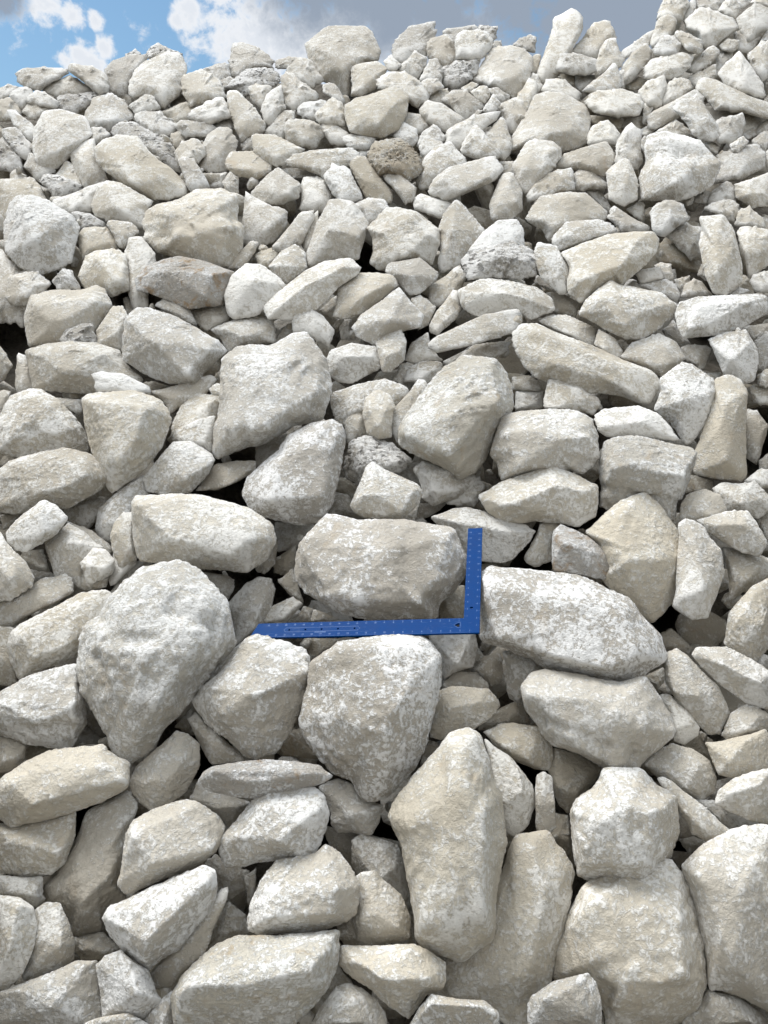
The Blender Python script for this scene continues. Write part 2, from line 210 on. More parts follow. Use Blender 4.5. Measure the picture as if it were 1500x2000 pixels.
# ---------------------------------------------------------------- the slope of the heap: depth seen at a point of the photograph
K = 6.04e-4
def zplane(y): return 1/(K*(y+860))
def unproj(x, y, z): return np.stack([(x-750)/1500*z, (1000-y)/1500*z, -z], -1)
DATA = r"""
@0,0
g1|104,430 135,405 240,395 370,402 388,435 330,465 270,505 235,530 150,515 112,480|flat-topped grey oval boulder perched on the skyline near the left edge
t0|262,530 290,495 400,445 450,460 525,530 490,555 330,570|brownish domed stone wedged just right of the flat-topped oval skyline boulder
c0|-30,540 0,515 50,495 105,510 60,560 0,590|small rounded stone at the far left end of the skyline
g0|60,545 110,512 180,515 200,560 165,610 120,640 65,580|grey angular stone below the left end of the oval skyline boulder
c1|160,570 215,530 270,545 338,600 325,640 240,620 165,600|low cream wedge directly beneath the oval skyline boulder
g2|397,395 420,382 540,390 610,430 640,520 620,548 560,545 540,510 470,460 410,425|jagged tilted slab with its thin tip sticking out against the small cloud
g0|610,410 660,355 760,325 870,320 850,380 780,470 745,560 700,570 640,530 612,460|large smooth grey boulder left half of the knobbed skyline pair
c1|750,510 790,410 850,360 970,310 1060,320 1095,385 1090,450 1050,560 950,640 900,600 850,560 790,580 755,560|large pale cream boulder on the skyline under the pitted round knob
p0|868,310 890,268 940,258 985,285 1060,310 1062,345 1000,350 900,345 870,345|small dark pitted knob sitting on top of the tall cream skyline boulder
p0|735,315 755,318 790,288 830,320 780,345 740,338|tiny notched chip perched on the smooth grey skyline boulder
c1|1058,480 1075,440 1180,405 1290,470 1320,560 1300,590 1180,610 1120,620 1075,560|pale rounded block right of the tall cream skyline boulder
g0|1180,410 1280,372 1340,380 1345,450 1290,490 1200,470|low pale hump against the big white cloud left of the peaked rock
g0|1340,380 1365,255 1420,248 1500,275 1570,320 1605,360 1590,395 1480,420 1400,445 1345,450|peaked grey-brown rock on the skyline in front of the big white cloud
p1|1320,510 1370,460 1440,405 1500,397 1600,400 1640,440 1640,490 1590,510 1450,560 1400,530|dark pitted slab lying just below the peaked skyline rock
g0|1280,475 1340,452 1375,465 1330,520 1300,520|small stone squeezed left of the dark pitted slab under the peak
c1|1450,510 1500,492 1590,510 1570,600 1530,640 1480,600|smooth cream stone below the right end of the pitted skyline slab
c2|1328,550 1360,528 1400,540 1500,640 1560,740 1530,780 1450,800 1420,840 1390,780 1340,640|long upright pale slab leaning below the dark pitted skyline slab
c2|1112,690 1140,640 1270,575 1320,600 1345,680 1340,690 1240,725 1150,705|tilted oval stone touching the left of the long upright pale slab
t-1|945,660 1060,605 1140,600 1130,690 1030,725 980,690|shaded brown stone in the hollow under the tall cream skyline boulder
g1|760,620 850,552 900,570 935,640 800,670|grey pyramid stone at the foot of the tall cream skyline boulder
p0|335,620 350,560 400,550 500,560 560,530 570,560 520,620 440,665 360,660|rough pitted brownish stone below the domed brown skyline stone
t0|130,655 160,610 220,598 285,640 210,700 175,695|small rounded tan stone left of the rough pitted brownish stone
w0|500,650 530,615 545,575 640,545 730,590 790,690 700,740 650,775 560,760 490,720|broken white lump with a rough face above the small pale cube
c2|200,750 255,650 350,640 500,680 545,790 410,920 340,990 250,1005 200,930 190,860|large smooth cream boulder near the left edge below the skyline
g-1|-40,600 60,570 130,640 110,700 60,710 -30,710|dull grey stone at the left edge below the far left skyline stone
w1|45,645 90,655 180,720 215,780 190,835 130,790 80,740|narrow white sliver pointing down to the large smooth cream boulder
p1|12,790 30,755 100,755 185,850 175,930 140,935 60,860|dark pitted oblong stone left of the large smooth cream boulder
p0|-40,830 40,820 130,920 130,990 70,1012 -40,980|dark mottled boulder cut by the left edge under the pitted oblong stone
g0|140,980 180,890 210,930 250,990 340,1000 230,1060|grey wedge under the bottom of the large smooth cream boulder
c3|550,870 600,820 690,790 810,800 900,920 1000,980 1110,1100 1090,1140 1000,1170 900,1175 780,1120 620,1010 565,950|big flat beige slab sloping down to the right near the upper left
c1|405,890 480,830 550,815 590,950 640,1070 500,1110 430,1000|rounded pale stone tucked against the left end of the big beige slab
p0|640,790 690,720 780,710 900,780 1000,830 1050,960 1060,1020 980,990 880,900 750,840|dark crusty pitted rock leaning behind the big flat beige slab
g0|790,690 810,655 930,655 1030,740 1020,790 900,800 820,740|pale grey block above the dark crusty pitted rock
c2|525,790 540,745 600,750 645,790 560,845 530,820|small pale cube on the upper left of the big flat beige slab
g1|1030,740 1060,705 1140,705 1260,740 1230,800 1080,800|crumbly flat stone right of the dark crusty pitted rock
g0|1000,790 1060,760 1080,830 1040,880 1000,840|small stone below the crumbly flat stone
c2|1025,900 1060,840 1140,812 1200,870 1200,915 1160,950 1050,965|rounded egg-like stone right of the dark crusty rock
c1|1185,850 1215,790 1280,745 1340,750 1395,830 1380,890 1340,1000 1230,1015 1160,955 1205,900|waisted pale boulder right of the rounded egg-like stone
w3|1055,970 1085,922 1140,940 1215,1060 1225,1095 1110,1115|pale leaning block between the egg-like stone and the big beige slab end
c2|1320,940 1350,890 1500,885 1595,960 1590,1000 1540,1040 1500,1055 1380,1030 1325,985|plump cream loaf right of the waisted pale boulder
g0|1210,1045 1235,1018 1330,1015 1320,1080 1310,1105 1220,1100|small block under the waisted pale boulder
g1|1300,1070 1350,1005 1400,1050 1395,1130 1330,1130|small pointed stone under the plump cream loaf
p1|232,1065 260,1020 340,1025 470,1080 475,1120 330,1160 280,1110|small dark pitted clump left of the rounded pale stone and beige slab
c0|325,1030 390,940 430,970 490,1120 400,1090|pale stone rising behind the small dark pitted clump
c0|60,1015 90,993 155,1030 140,1060 60,1060|tiny pinkish stone below the dark mottled left-edge boulder
g0|1410,850 1450,800 1500,805 1510,870 1430,890|small stone between the long upright pale slab and the plump cream loaf
g0|1245,735 1300,695 1350,700 1370,760 1290,760|small stone left of the long upright pale slab under the tilted oval
@500,0
g0|115,360 190,332 300,345 260,400 130,400|low grey hump on the skyline between the peak and the giant block
g1|185,400 235,350 310,345 390,480 320,512 260,490 190,440|dark-faced round stone against the left foot of the giant skyline block
g1|285,260 380,180 420,155 490,150 640,155 680,185 732,300 715,360 570,390 560,540 520,580 440,500 380,470 310,350|giant spotted grey block dominating the middle of the skyline
c2|555,390 620,370 710,358 770,400 760,430 700,520 620,565 565,560|pale broken block leaning on the right foot of the giant skyline block
g1|795,300 815,235 900,155 1030,130 1055,180 1050,230 1000,330 930,350 850,375 800,340|tall rounded grey boulder on the skyline right of the giant block
c3|750,360 790,325 850,380 820,415 775,415|small round pebble in the skyline notch right of the giant block
g2|820,415 930,303 1000,345 990,390 945,465 860,430|grey slanted wedge in front of the tall rounded skyline boulder
c3|725,480 780,425 880,430 960,480 1003,590 960,625 900,605 850,520 720,520|smooth cream boulder below the skyline notch pebble
g1|1000,260 1030,225 1110,208 1150,240 1185,350 1090,410 1065,370 1010,340|grey upright stone between the tall boulder and the lidded pair
g0|1095,190 1120,168 1290,148 1290,185 1180,280 1120,220|flat skyline stone lying behind the pale faceted stone
p0|1290,180 1320,148 1360,150 1375,175 1418,152 1400,230 1380,240 1330,200|dark forked chip sticking up on the skyline
w3|1172,230 1220,182 1330,182 1385,230 1375,285 1310,345 1220,350 1180,340|pale faceted stone below the dark forked skyline chip
p1|1085,410 1180,350 1310,350 1290,440 1215,500 1150,525 1095,480|dark-bottomed stone beneath the pale faceted skyline stone
g2|960,470 1020,350 1060,350 1095,410 1085,495 1020,490|small upright grey pyramid left of the dark-bottomed stone
c3|965,490 1000,460 1060,462 1100,510 1010,560|small pale stone under the upright grey pyramid
c1|1265,470 1380,285 1490,265 1570,285 1625,340 1620,400 1590,500 1530,580 1430,540 1300,490|large smooth grey-cream boulder on the skyline right of the dark-bottomed stone
g0|1380,265 1400,240 1435,240 1440,270 1390,285|tiny stone atop the large smooth grey-cream boulder
c4|520,615 590,570 650,560 790,510 850,515 900,570 885,660 840,760 740,810 610,790 550,775 520,690|big cream boulder with shadowed underside below the giant skyline block
g2|145,450 200,432 350,545 350,580 290,600 225,655 175,620 155,530|tan triangular stone left below the dark-faced round stone
c2|30,640 60,560 140,500 160,600 170,630 80,735 50,700|leaning pale stone left of the tan triangular stone
g2|392,500 430,485 470,500 520,590 510,615 440,570 400,545|small oblong stone below the giant skyline block's left foot
w2|245,640 280,600 400,590 430,620 340,710 250,670|low white stone under the tan triangular stone
c3|345,680 430,580 500,600 520,650 530,740 440,730 370,720|pyramid cream stone left of the big cream boulder with shadowed underside
g3|170,740 190,700 310,703 380,740 385,785 355,870 270,865 180,825|cubic grey-cream block with a square front face below the low white stone
g1|45,780 120,690 170,650 220,660 225,710 170,720 165,820 90,790|grey slanted stone left of the cubic grey-cream block
c2|382,735 410,700 440,705 540,785 510,860 440,840 390,790|pale egg stone right of the cubic grey-cream block
c3|-30,800 0,785 110,790 290,880 160,970 110,975 -10,900|long cream stone with an ochre stain under the grey slanted stone
w4|175,960 210,910 330,880 560,865 610,900 600,960 480,980 400,1050 340,1000 200,980|long low white slab with a shaded underside left of the brown pitted rock
w2|500,805 560,785 700,805 650,880 560,870 520,850|low pale wedge between the long white slab and the big cream boulder
b5|650,900 690,830 830,805 900,840 970,930 980,1000 900,1070 830,1010 790,980 730,1040 670,980|brown crumbly pitted rock standing out among the pale stones
t4|545,960 590,915 640,915 720,1030 800,1130 790,1190 740,1195 640,1150 580,1040|tan oblong stone leaning below the brown crumbly pitted rock
g4|745,1040 780,985 830,990 930,1100 930,1170 880,1190 800,1100|smooth elongated stone under the brown crumbly pitted rock
w1|585,890 620,868 660,885 640,925 590,920|tiny white stone touching the left of the brown crumbly rock
w2|810,800 860,715 945,760 945,830 920,860 830,830|white angular block above the right side of the brown crumbly rock
g1|845,700 890,660 970,670 1010,740 950,790 850,760|shaded grey stone above the white angular block
c2|965,640 1000,590 1090,605 1215,700 1110,780 1010,720 970,680|cream block right of the dark hole beside the big cream boulder
c1|1005,560 1030,525 1120,523 1140,560 1090,610 1020,600|pale hump above the cream block right of the dark hole
g2|1095,590 1150,530 1230,530 1330,610 1290,660 1220,705 1130,610|rounded grey stone below the dark-bottomed stone
c2|1205,515 1265,480 1305,495 1260,540 1210,530|small pale chip below the large smooth grey-cream skyline boulder's left side
c3|1260,540 1310,505 1355,505 1370,560 1340,605 1290,580|small round stone in the row under the large grey-cream skyline boulder
g2|1360,525 1410,512 1485,560 1440,605 1380,560|small grey oval right of the small round stone in the row
w3|1330,640 1390,555 1435,605 1400,660 1335,655|small white triangle below the small grey oval
w2|945,840 980,770 1050,730 1115,810 1070,840 950,860|low white pointed stone right of the white angular block
w3|955,870 985,810 1090,830 1110,880 980,925|chalky stone below the low white pointed stone
c3|1115,780 1170,735 1270,680 1420,655 1415,700 1300,770 1240,830 1190,885 1125,850|rough cream rock with a hollowed face above the white triangular fin
g2|1250,690 1300,645 1330,650 1290,690 1260,700|sliver of grey stone above the rough cream hollowed rock
w4|1195,890 1270,740 1300,745 1385,830 1435,900 1400,940 1260,925|white triangular fin with a sharp top point
c2|1340,790 1440,690 1500,820 1490,900 1450,940 1400,880|leaning grey-cream slab right of the white triangular fin
c1|1420,650 1430,610 1500,580 1560,590 1590,680 1500,790 1450,700|pale stone above the leaning grey-cream slab
w3|925,1040 990,920 1040,870 1130,828 1220,920 1240,960 1080,1050 1010,1110 960,1110|white domed boulder right of the brown crumbly pitted rock
c5|1010,1110 1050,1040 1130,980 1390,912 1455,990 1400,1060 1240,1130 1120,1175 1020,1140|long cream slab slanting up to the right below the white domed boulder
w4|395,1030 450,975 540,985 610,1130 625,1170 560,1185 490,1180 440,1120|pale stone with a slanting top left of the tan oblong stone
c2|265,1080 280,1040 400,1050 440,1150 430,1200 400,1240 270,1230|dull pale block left of the pale stone with a slanting top
t3|-30,1130 60,1030 130,980 210,1040 265,1080 250,1160 150,1200 0,1200|ochre-stained crumbly stone below the long cream stained stone
w1|150,990 330,980 340,1030 280,1040 210,1050|thin white stone behind the ochre-stained crumbly stone
c4|1365,1200 1440,1020 1500,1010 1560,1120 1560,1230 1500,1290 1380,1290|pale pointed pillar right of the end of the long slanting cream slab
w2|415,1200 450,1165 560,1185 600,1230 480,1240|low white stone tip below the pale stone with a slanting top
g1|1400,950 1500,945 1560,980 1540,1040 1460,1030|flat grey stone behind the pale pointed pillar
@1000,0
g0|10,265 50,225 110,207 142,220 130,310 60,290|small brown peak on the skyline left of the tall leaning pillar
c2|150,420 215,240 250,120 345,48 410,100 412,180 350,300 270,440 200,490 155,460|tall leaning pillar sticking up highest in the middle right skyline
t0|108,400 125,325 170,330 150,420 115,435|small shaded stone left of the foot of the tall leaning pillar
c1|350,300 400,250 480,140 560,130 600,180 602,245 540,250 500,350 360,320|tan hump on the skyline right of the tall leaning pillar
g3|260,395 300,320 380,315 498,350 490,420 440,438 350,435 280,420|dark-edged oblong lying against the right of the tall leaning pillar
c3|482,400 520,290 560,238 600,245 655,350 630,400 570,380 500,455 488,440|pale upright shard in front of the tan skyline hump
w4|400,530 460,500 550,420 600,372 640,450 640,500 600,540 480,545|white chalky stone below the pale upright shard
g2|625,500 630,420 660,415 678,470 650,520|small grey stone touching the right of the white chalky stone
g3|640,400 700,320 780,258 820,300 815,340 740,430 675,490|smooth oblong stone slanting up to the right at the foot of the right mound
g1|640,300 700,295 740,260 820,170 840,200 800,270 700,320 655,350|shaded stones rim stone at the left foot of the right mound
c4|425,600 470,540 640,520 750,555 772,620 740,680 600,685 480,660|long rough cream log below the white chalky stone
t0|270,455 280,430 370,440 365,510 330,490|dark stone in the hollow under the dark-edged oblong
g0|370,500 375,440 490,440 480,490 400,535|shaded stone right of the hollow under the dark-edged oblong
c1|175,540 220,465 310,470 400,550 380,590 260,570|pale pinkish stone left of the long rough cream log
g0|95,480 120,432 150,440 180,510 150,545|small grey tip left of the pale pinkish stone
c0|-40,700 20,580 90,490 150,500 145,560 90,650 60,730 0,780|grey slope stone left of the big blocky beige boulder
c2|95,640 130,560 200,535 300,545 440,620 462,700 440,840 360,880 280,895 100,800 0,900 -30,880 0,800|huge blocky beige boulder below the tall leaning pillar
c2|850,120 870,40 900,-20 1000,-30 1040,20 990,120 960,130 900,85|cream boulder at the top edge on the left of the right mound
c3|815,240 850,130 910,85 970,125 940,200 880,230 830,290|pale slanted stone on the left edge of the right mound
w5|825,300 880,215 1000,210 1030,250 960,320 850,330|white hexagonal stone on the left flank of the right mound
w6|950,195 980,182 1040,200 1110,235 1118,300 1080,312 1010,280|white wedge overlapping the right of the white hexagonal stone
c4|770,400 820,345 1000,305 1065,330 1040,400 980,450 880,475 775,460|beige boulder under the white hexagonal stone
c1|1000,110 1040,20 1065,-20 1080,40 1020,140|thin upright stone at the top of the right mound
c4|1010,120 1100,42 1200,70 1300,110 1330,160 1250,220 1190,270 1130,280 1080,200 1030,170|big rounded cream boulder near the top of the right mound
g1|1070,-20 1240,-20 1235,20 1200,75 1110,40 1080,50|grey stone cut by the top edge above the big rounded cream boulder
c2|1205,70 1240,10 1310,-10 1340,50 1310,105 1240,90|faceted stone at the top edge of the right mound
w1|1240,0 1270,-20 1400,-20 1400,20 1350,50|white stone cut by the top edge in the right mound
g3|1315,110 1380,50 1440,20 1530,60 1530,160 1450,200 1380,250 1340,190|large grey stone near the top right corner
c2|1400,20 1420,-20 1530,-20 1530,45 1450,25|small pale stone in the top right corner
g1|1300,200 1380,160 1460,220 1400,300 1330,310|shaded stone under the large grey top right stone
g3|1215,270 1260,230 1330,235 1330,280 1290,305 1230,295|small grey stone in the middle of the right mound
g3|1025,430 1060,370 1140,290 1180,275 1220,310 1160,380 1080,420|greenish slanted sliver below the big rounded cream boulder
g1|1195,330 1240,300 1295,300 1290,350 1210,420 1195,400|brownish stone below the small grey stone of the right mound
c4|1205,430 1250,370 1330,310 1390,370 1475,500 1480,580 1400,560 1250,500|domed cream boulder on the right side of the right mound
w3|1380,320 1440,270 1530,230 1530,420 1460,470 1400,380|white-topped boulder at the right edge of the right mound
w2|1455,240 1490,180 1530,160 1530,230 1460,250|pale stone at the right edge below the corner stones
g2|1025,465 1080,420 1190,380 1200,430 1190,465 1080,510|grey flat stone under the greenish slanted sliver
c3|740,540 800,480 890,445 910,500 870,620 830,632 770,600|pentagonal cream stone below the beige boulder of the right mound
c3|875,620 900,510 950,465 1040,470 1060,520 960,590|pale stone right of the pentagonal cream stone
t0|670,510 740,450 800,470 760,520 700,530|dark stone in the cleft left of the pentagonal cream stone
c4|1070,520 1110,455 1180,460 1280,510 1390,560 1530,610 1530,700 1450,690 1280,640 1190,650 1130,570|long thin cream slab running off the right edge
c3|790,690 830,650 950,590 1070,520 1140,560 1100,640 960,700 830,765 795,740|long narrow beam stone slanting up to the right
w6|940,640 970,595 1080,565 1110,590 1210,740 1218,790 1180,830 1130,820 1060,790 1020,720|white tilted block lying across the long narrow beam stone
g5|1190,715 1240,690 1350,668 1370,720 1340,800 1280,840 1200,830|folded grey stone right of the white tilted block
t0|1130,620 1300,640 1530,690 1530,740 1350,800 1180,720|shaded stone under the long thin cream slab
w5|1275,850 1350,800 1390,830 1330,890 1290,885|small white chip below the folded grey stone
g1|1400,830 1460,780 1530,760 1530,860 1470,880|grey stone at the right edge below the long thin cream slab
g0|1350,790 1430,740 1440,790 1380,820|small stone right of the folded grey stone
g2|765,690 775,610 830,630 800,690 770,740|small stone between the long cream log and the long narrow beam stone
t0|465,680 600,690 650,690 650,730 600,760 480,730|reddish stone under the long rough cream log
g0|640,740 680,700 770,680 780,740 720,800|dark gap stone under the right end of the long rough cream log
c1|755,760 800,735 840,760 790,800 755,790|small grey stone under the long narrow beam stone
c2|840,780 960,705 1040,760 1060,810 900,810|triangular stone above the huge ribbed white boulder
c3|440,810 480,740 560,705 600,740 635,790 600,860 540,830 450,855|rounded tan stone right of the huge blocky beige boulder
c5|0,970 80,840 130,815 240,830 290,870 290,920 200,1040 80,1135 40,1100|leaning cream loaf in front of the huge blocky beige boulder
t4|265,950 310,900 400,870 550,825 605,900 600,960 540,1040 440,1010 370,990 270,985|brown-flecked slab under the rounded tan stone
g3|370,1020 400,997 480,1010 548,1070 548,1110 470,1095 420,1120 370,1115|low grey wedge under the brown-flecked slab
w4|85,1150 130,1080 210,1015 350,985 365,1060 350,1110 200,1130 110,1190|white-topped slab right of the foot of the leaning cream loaf
c5|605,940 620,830 690,730 755,780 755,950 730,1010 700,950 660,930 610,970|upright split stone with a rusty spot left of the huge ribbed white boulder
c6|550,1010 590,970 650,928 690,940 735,1050 735,1170 660,1200 570,1170|squat pillar block standing before the upright split stone
g1|750,830 780,795 800,830 770,900|small grey stone between the split stone and the ribbed white boulder
w6|740,1040 780,950 775,850 800,790 900,768 1100,820 1150,880 1225,950 1210,1010 1170,1090 1080,1150 960,1185 850,1180 760,1170|huge ribbed white boulder with a brown hollow near the right edge||800,880,1080,860,70,.16 1000,900,900,1150,60,.10 1130,900,1060,1100,50,.10
c3|1130,840 1180,830 1215,860 1200,900 1160,880|small stone touching the upper right of the ribbed white boulder
g3|1200,910 1300,870 1430,840 1490,900 1480,980 1350,1050 1170,1080 1215,1010|broad flat stone right of the ribbed white boulder
c3|1305,1080 1400,1050 1530,1000 1530,1210 1400,1210 1310,1160|large smooth stone cut by the right edge below the broad flat stone
g2|1140,1190 1180,1120 1260,1060 1310,1100 1300,1170 1240,1200|small angular stone between the ribbed boulder and the right edge stone
g1|1060,1180 1120,1110 1170,1130 1140,1200|small dark stone below the right tip of the ribbed white boulder
g2|1490,890 1530,860 1530,960 1490,990|sliver at the right edge beside the broad flat stone
@0,350
c-1|-40,20 0,0 180,-10 240,40 260,100 330,170 300,200 200,250 -40,260|pale boulder at the left edge behind the big egg-faced white block
w5|22,280 50,150 100,95 190,92 280,125 420,210 470,280 440,400 420,490 340,530 240,562 120,520 30,430|big rounded white block near the left edge with a speckled broad face|120,130,.5 350,230,.4 200,350,.8
p2|405,200 440,190 520,200 615,255 612,292 560,290 480,290 440,230|dark speckled slab right of the big rounded white block
c2|300,160 330,110 430,95 520,55 600,10 560,130 540,190 400,200|pale thin ledge stone touching the dark pitted clump above
c3|530,155 580,30 630,8 700,20 900,130 870,170 840,300 700,250 560,220|wedge stone with a sharp ridge just left of the large stepped boulder|640,70,.6 700,180,.9
c5|822,260 860,180 920,140 1040,120 1150,60 1300,52 1390,100 1400,200 1432,300 1420,420 1340,515 1140,490 920,430 840,340|large cream boulder with a stepped ledge across its face at upper left|960,200,.8 1270,110,.6 1020,340,.75 1350,300,.8|980,350,1420,265,-190,.17
c3|452,330 490,285 560,278 640,290 697,380 680,415 560,440 490,465 465,400|rounded pale stone right of the big rounded white block
w4|618,270 650,240 740,250 800,280 815,320 750,350 740,400 690,390 670,310|small chalky stone above the rounded pale stone
c4|458,570 500,450 560,420 660,407 740,440 760,650 650,690 560,620 500,645|smooth cream block with a shaded front below the rounded pale stone|560,470,.6 700,600,.8
c3|730,430 760,342 830,340 910,440 915,500 800,560 870,700 870,760 780,765 745,640|tall mauve-veined slab left of the rust-stained oblong
r6|790,580 850,510 950,470 1050,450 1200,480 1380,540 1330,640 1300,740 1110,760 960,700 800,650|long grey oblong with rusty stains on its top|980,540,.7 1240,560,.7 1200,690,.6
c6|1312,680 1360,560 1440,495 1530,500 1640,580 1675,620 1600,730 1500,800 1370,822 1335,790|rounded cream stone touching the right end of the rust-stained oblong|1480,600,.8
c3|1345,510 1380,450 1470,362 1500,375 1500,420 1420,530|narrow stone between the stepped boulder and the tilted cream stones
c3|32,700 50,570 150,542 220,545 300,610 270,650 150,740 80,740|cream stone with a squared face at the left edge under the big white block
c1|-40,400 0,405 60,480 130,550 50,570 30,700 140,760 140,850 0,830 -40,800|large shaded boulder at the left edge under the big white block
p4|300,600 370,522 420,540 475,640 350,650|small pitted pyramid on top of the hollowed grey boulder
c4|140,800 180,680 300,650 480,650 560,615 610,640 660,740 560,880 500,960 170,985 150,900|grey boulder with a hollowed top and a vertical pale streak at left|200,740,.7 560,720,.7 330,850,.8
p5|345,950 380,880 480,843 550,860 570,960 450,990|small grey coral-like pitted lump on the hollowed grey boulder's foot
c5|560,890 660,745 720,745 750,800 720,1000 570,970|upright pale stone between the hollowed grey boulder and the big white-topped block
w7|718,1000 730,820 800,755 880,752 1020,800 1150,870 1290,950 1332,1010 1200,1130 1160,1200 1000,1200 860,1150 720,1060|large block with a smooth white top left of the tall snowy white boulder|760,840,.5 1230,1000,.7 900,960,.9 1100,1150,.7
g4|900,740 980,695 1080,700 1110,760 1150,850 1080,830 990,780|small crumbly stone above the large smooth white-topped block
t2|1120,780 1200,750 1330,742 1345,820 1220,890 1150,840|shaded flat stone under the rust-stained oblong
g3|1225,880 1380,820 1500,800 1600,820 1620,960 1500,960 1340,1020 1290,930|grey-brown stone right of the large smooth white-topped block
g5|148,1000 260,965 400,948 560,960 700,1000 730,1070 850,1180 650,1250 560,1260 190,1240 165,1080|large pale grey block with streaked face under the coral-like lump|230,1030,.6 600,1020,.6 400,1130,.8
c3|90,1130 110,1030 150,1040 180,1120 200,1250 100,1250|narrow pinkish stone at the left of the streaked pale grey block
g3|-50,960 0,980 40,1040 76,1090 0,1190 -50,1200|grey stone cut by the left edge beside a black hollow
t0|720,700 750,690 790,780 740,790|tiny stone in the gap under the smooth cream block
@500,350
t3|270,380 300,250 360,200 370,330 300,420|dark sliver
c4|100,400 150,330 260,200 330,190 335,240 270,370 170,425|slanting elongated stone left of the two-faced block
c2|-60,60 0,160 130,160 185,190 180,270 100,370 0,410 -90,380|smooth cream stone right of the large stepped boulder
c5|295,430 360,250 430,120 480,115 560,130 600,160 662,260 600,470 560,480 440,460 310,520|two-faced pale block with a shadowed base in the upper middle|430,290,.9 600,330,.85 480,180,.4
w3|570,150 660,108 750,118 780,165 720,230 660,265 600,180|low pale stone between the two-faced block and the flat-faced one
c5|650,290 760,170 830,165 940,190 1070,290 1080,370 1030,505 880,470 780,530 720,535 665,490 700,380|broad flat-faced speckled block in the upper middle|720,310,.6 900,230,.7 870,460,.8 1020,350,.7
w5|1068,290 1100,200 1170,118 1240,180 1340,300 1240,440 1190,510 1080,548 1065,480 1095,350|pale pyramid with a sharp top in the upper middle|1150,300,.9 1200,380,.6
c3|930,110 970,85 1140,140 1120,190 1080,235 1000,200 930,180|low white block above the pale pyramid's left shoulder
w5|72,510 150,420 230,380 290,430 300,520 180,612 110,570|small smooth white egg stone left of the two-faced block
t2|-10,440 100,400 140,430 80,530 20,520|mottled brown chip left of the small smooth white egg stone
c7|38,750 90,690 280,540 400,480 550,458 620,520 600,560 480,640 360,760 200,830 70,820|long cream log slanting up to the right below the small white egg stone|150,730,.7 500,520,.7
c6|475,640 520,600 600,550 700,548 800,560 835,620 730,710 620,790 500,822 445,795 480,720|pale slab with a dark lower edge right of the long slanting cream log|620,700,.9 760,620,.6
w7|560,870 620,790 740,710 835,630 900,710 985,800 960,870 800,900 700,970 600,930|chalky gable-shaped block in front of the pale slab with a dark lower edge|780,830,.9 850,700,.4
g6|752,540 780,490 880,475 960,460 1070,550 1060,590 960,670 900,680 830,600|dark-bellied wedge under the broad flat-faced speckled block|900,560,.8
g4|900,705 960,680 1055,750 1010,850 950,880 985,800|rounded grey stone behind the right of the chalky gable-shaped block
c3|1010,630 1180,525 1240,560 1200,650 1060,750 1015,740|pale square stone left of the crusty white flat rock
c4|1018,850 1060,770 1170,650 1205,760 1170,820 1060,910 1020,900|leaning block below the pale square stone
p7|1195,480 1230,440 1320,400 1500,360 1600,400 1660,480 1640,570 1560,585 1400,580 1240,590|flat rock with a white crusty pitted face and ragged edge|1400,450,.7 1580,470,.7
w6|1225,440 1330,310 1420,240 1530,235 1570,300 1570,400 1450,400 1300,430|smooth white tent-shaped boulder above the crusty pitted flat rock
g6|1178,650 1300,590 1370,580 1500,600 1640,630 1740,700 1755,770 1600,830 1560,780 1300,810 1210,760|tan flat rock with a shaded underside below the crusty pitted rock|1330,670,.8 1550,690,.8
c7|1010,950 1080,910 1340,790 1530,760 1555,800 1530,900 1200,990 1060,1020 1015,990|long flat white plank stone slanting up to the right in the middle
c5|208,800 250,755 330,760 390,800 462,890 420,980 350,900 220,900|rounded white stone above the tall snowy white boulder
g1|105,950 150,870 210,850 230,910 150,950|small stone left of the rounded white stone
g5|408,1060 440,1000 560,960 700,980 732,1060 730,1110 560,1195 480,1190 420,1140|beige stone with a muddy flat top right of the tall snowy white boulder|520,1040,.8 680,1040,.7
c6|700,960 740,910 850,878 882,950 870,1060 790,1130 740,1130|small pointed stone with a rusty rim right of the muddy-topped beige stone
c3|870,1060 910,960 1000,905 1020,960 1010,1010 1090,1060 920,1080|small grey-cream stone under the left end of the white plank stone
g2|800,1180 850,1080 930,1080 890,1130 860,1200|tiny rounded stone beside the rusty-rimmed pointed stone
w3|860,1180 900,1100 980,1065 1080,1070 1100,1110 1000,1200|pale stone above the left of the brown-speckled great block
t1|370,770 470,680 480,730 440,810|brown shaded stone under the long slanting cream log
g1|1090,1070 1230,1000 1250,1020 1130,1100|shaded stone under the plank
g0|480,830 560,820 560,930 500,940|dark stone
c3|1170,1060 1280,970 1450,950 1480,1000 1400,1050 1200,1080|flat cream stone behind the top of the brown-speckled great block
@1000,350
c4|80,240 110,170 170,100 320,75 430,80 560,190 540,250 350,260 220,370 180,300|broad cream stone with a smooth inset face below the white-topped slab
g1|430,70 460,40 530,80 580,170 570,210 500,130|grey stone behind the right of the broad cream inset-faced stone
w5|235,340 320,250 500,235 580,260 622,310 480,345 380,380 285,420 235,390|white lumpy stone in front of the broad cream inset-faced stone
g4|572,230 600,160 680,210 815,290 780,310 640,305|tilted flat grey stone below the squat pillar block
g2|670,180 740,135 780,150 760,245 720,220|small grey stone above the tilted flat grey stone
w6|812,200 850,145 930,122 1000,150 1030,220 980,270 880,338 820,290|white fist-sized stone below the huge ribbed white boulder
c8|285,430 400,380 560,325 720,305 820,300 860,350 850,430 780,510 640,620 600,590 500,640 410,730 330,670 320,590 340,520|large smooth pale boulder slanting up to the right in the upper right|640,500,.9 720,370,.7 380,600,.6
w7|130,420 150,370 260,390 335,520 335,590 310,620 330,660 290,680 170,580 140,500|white leaning slab between the crusty rock and the large smooth pale boulder
g2|150,560 200,600 300,680 210,650 130,610|dark stone under the white leaning slab
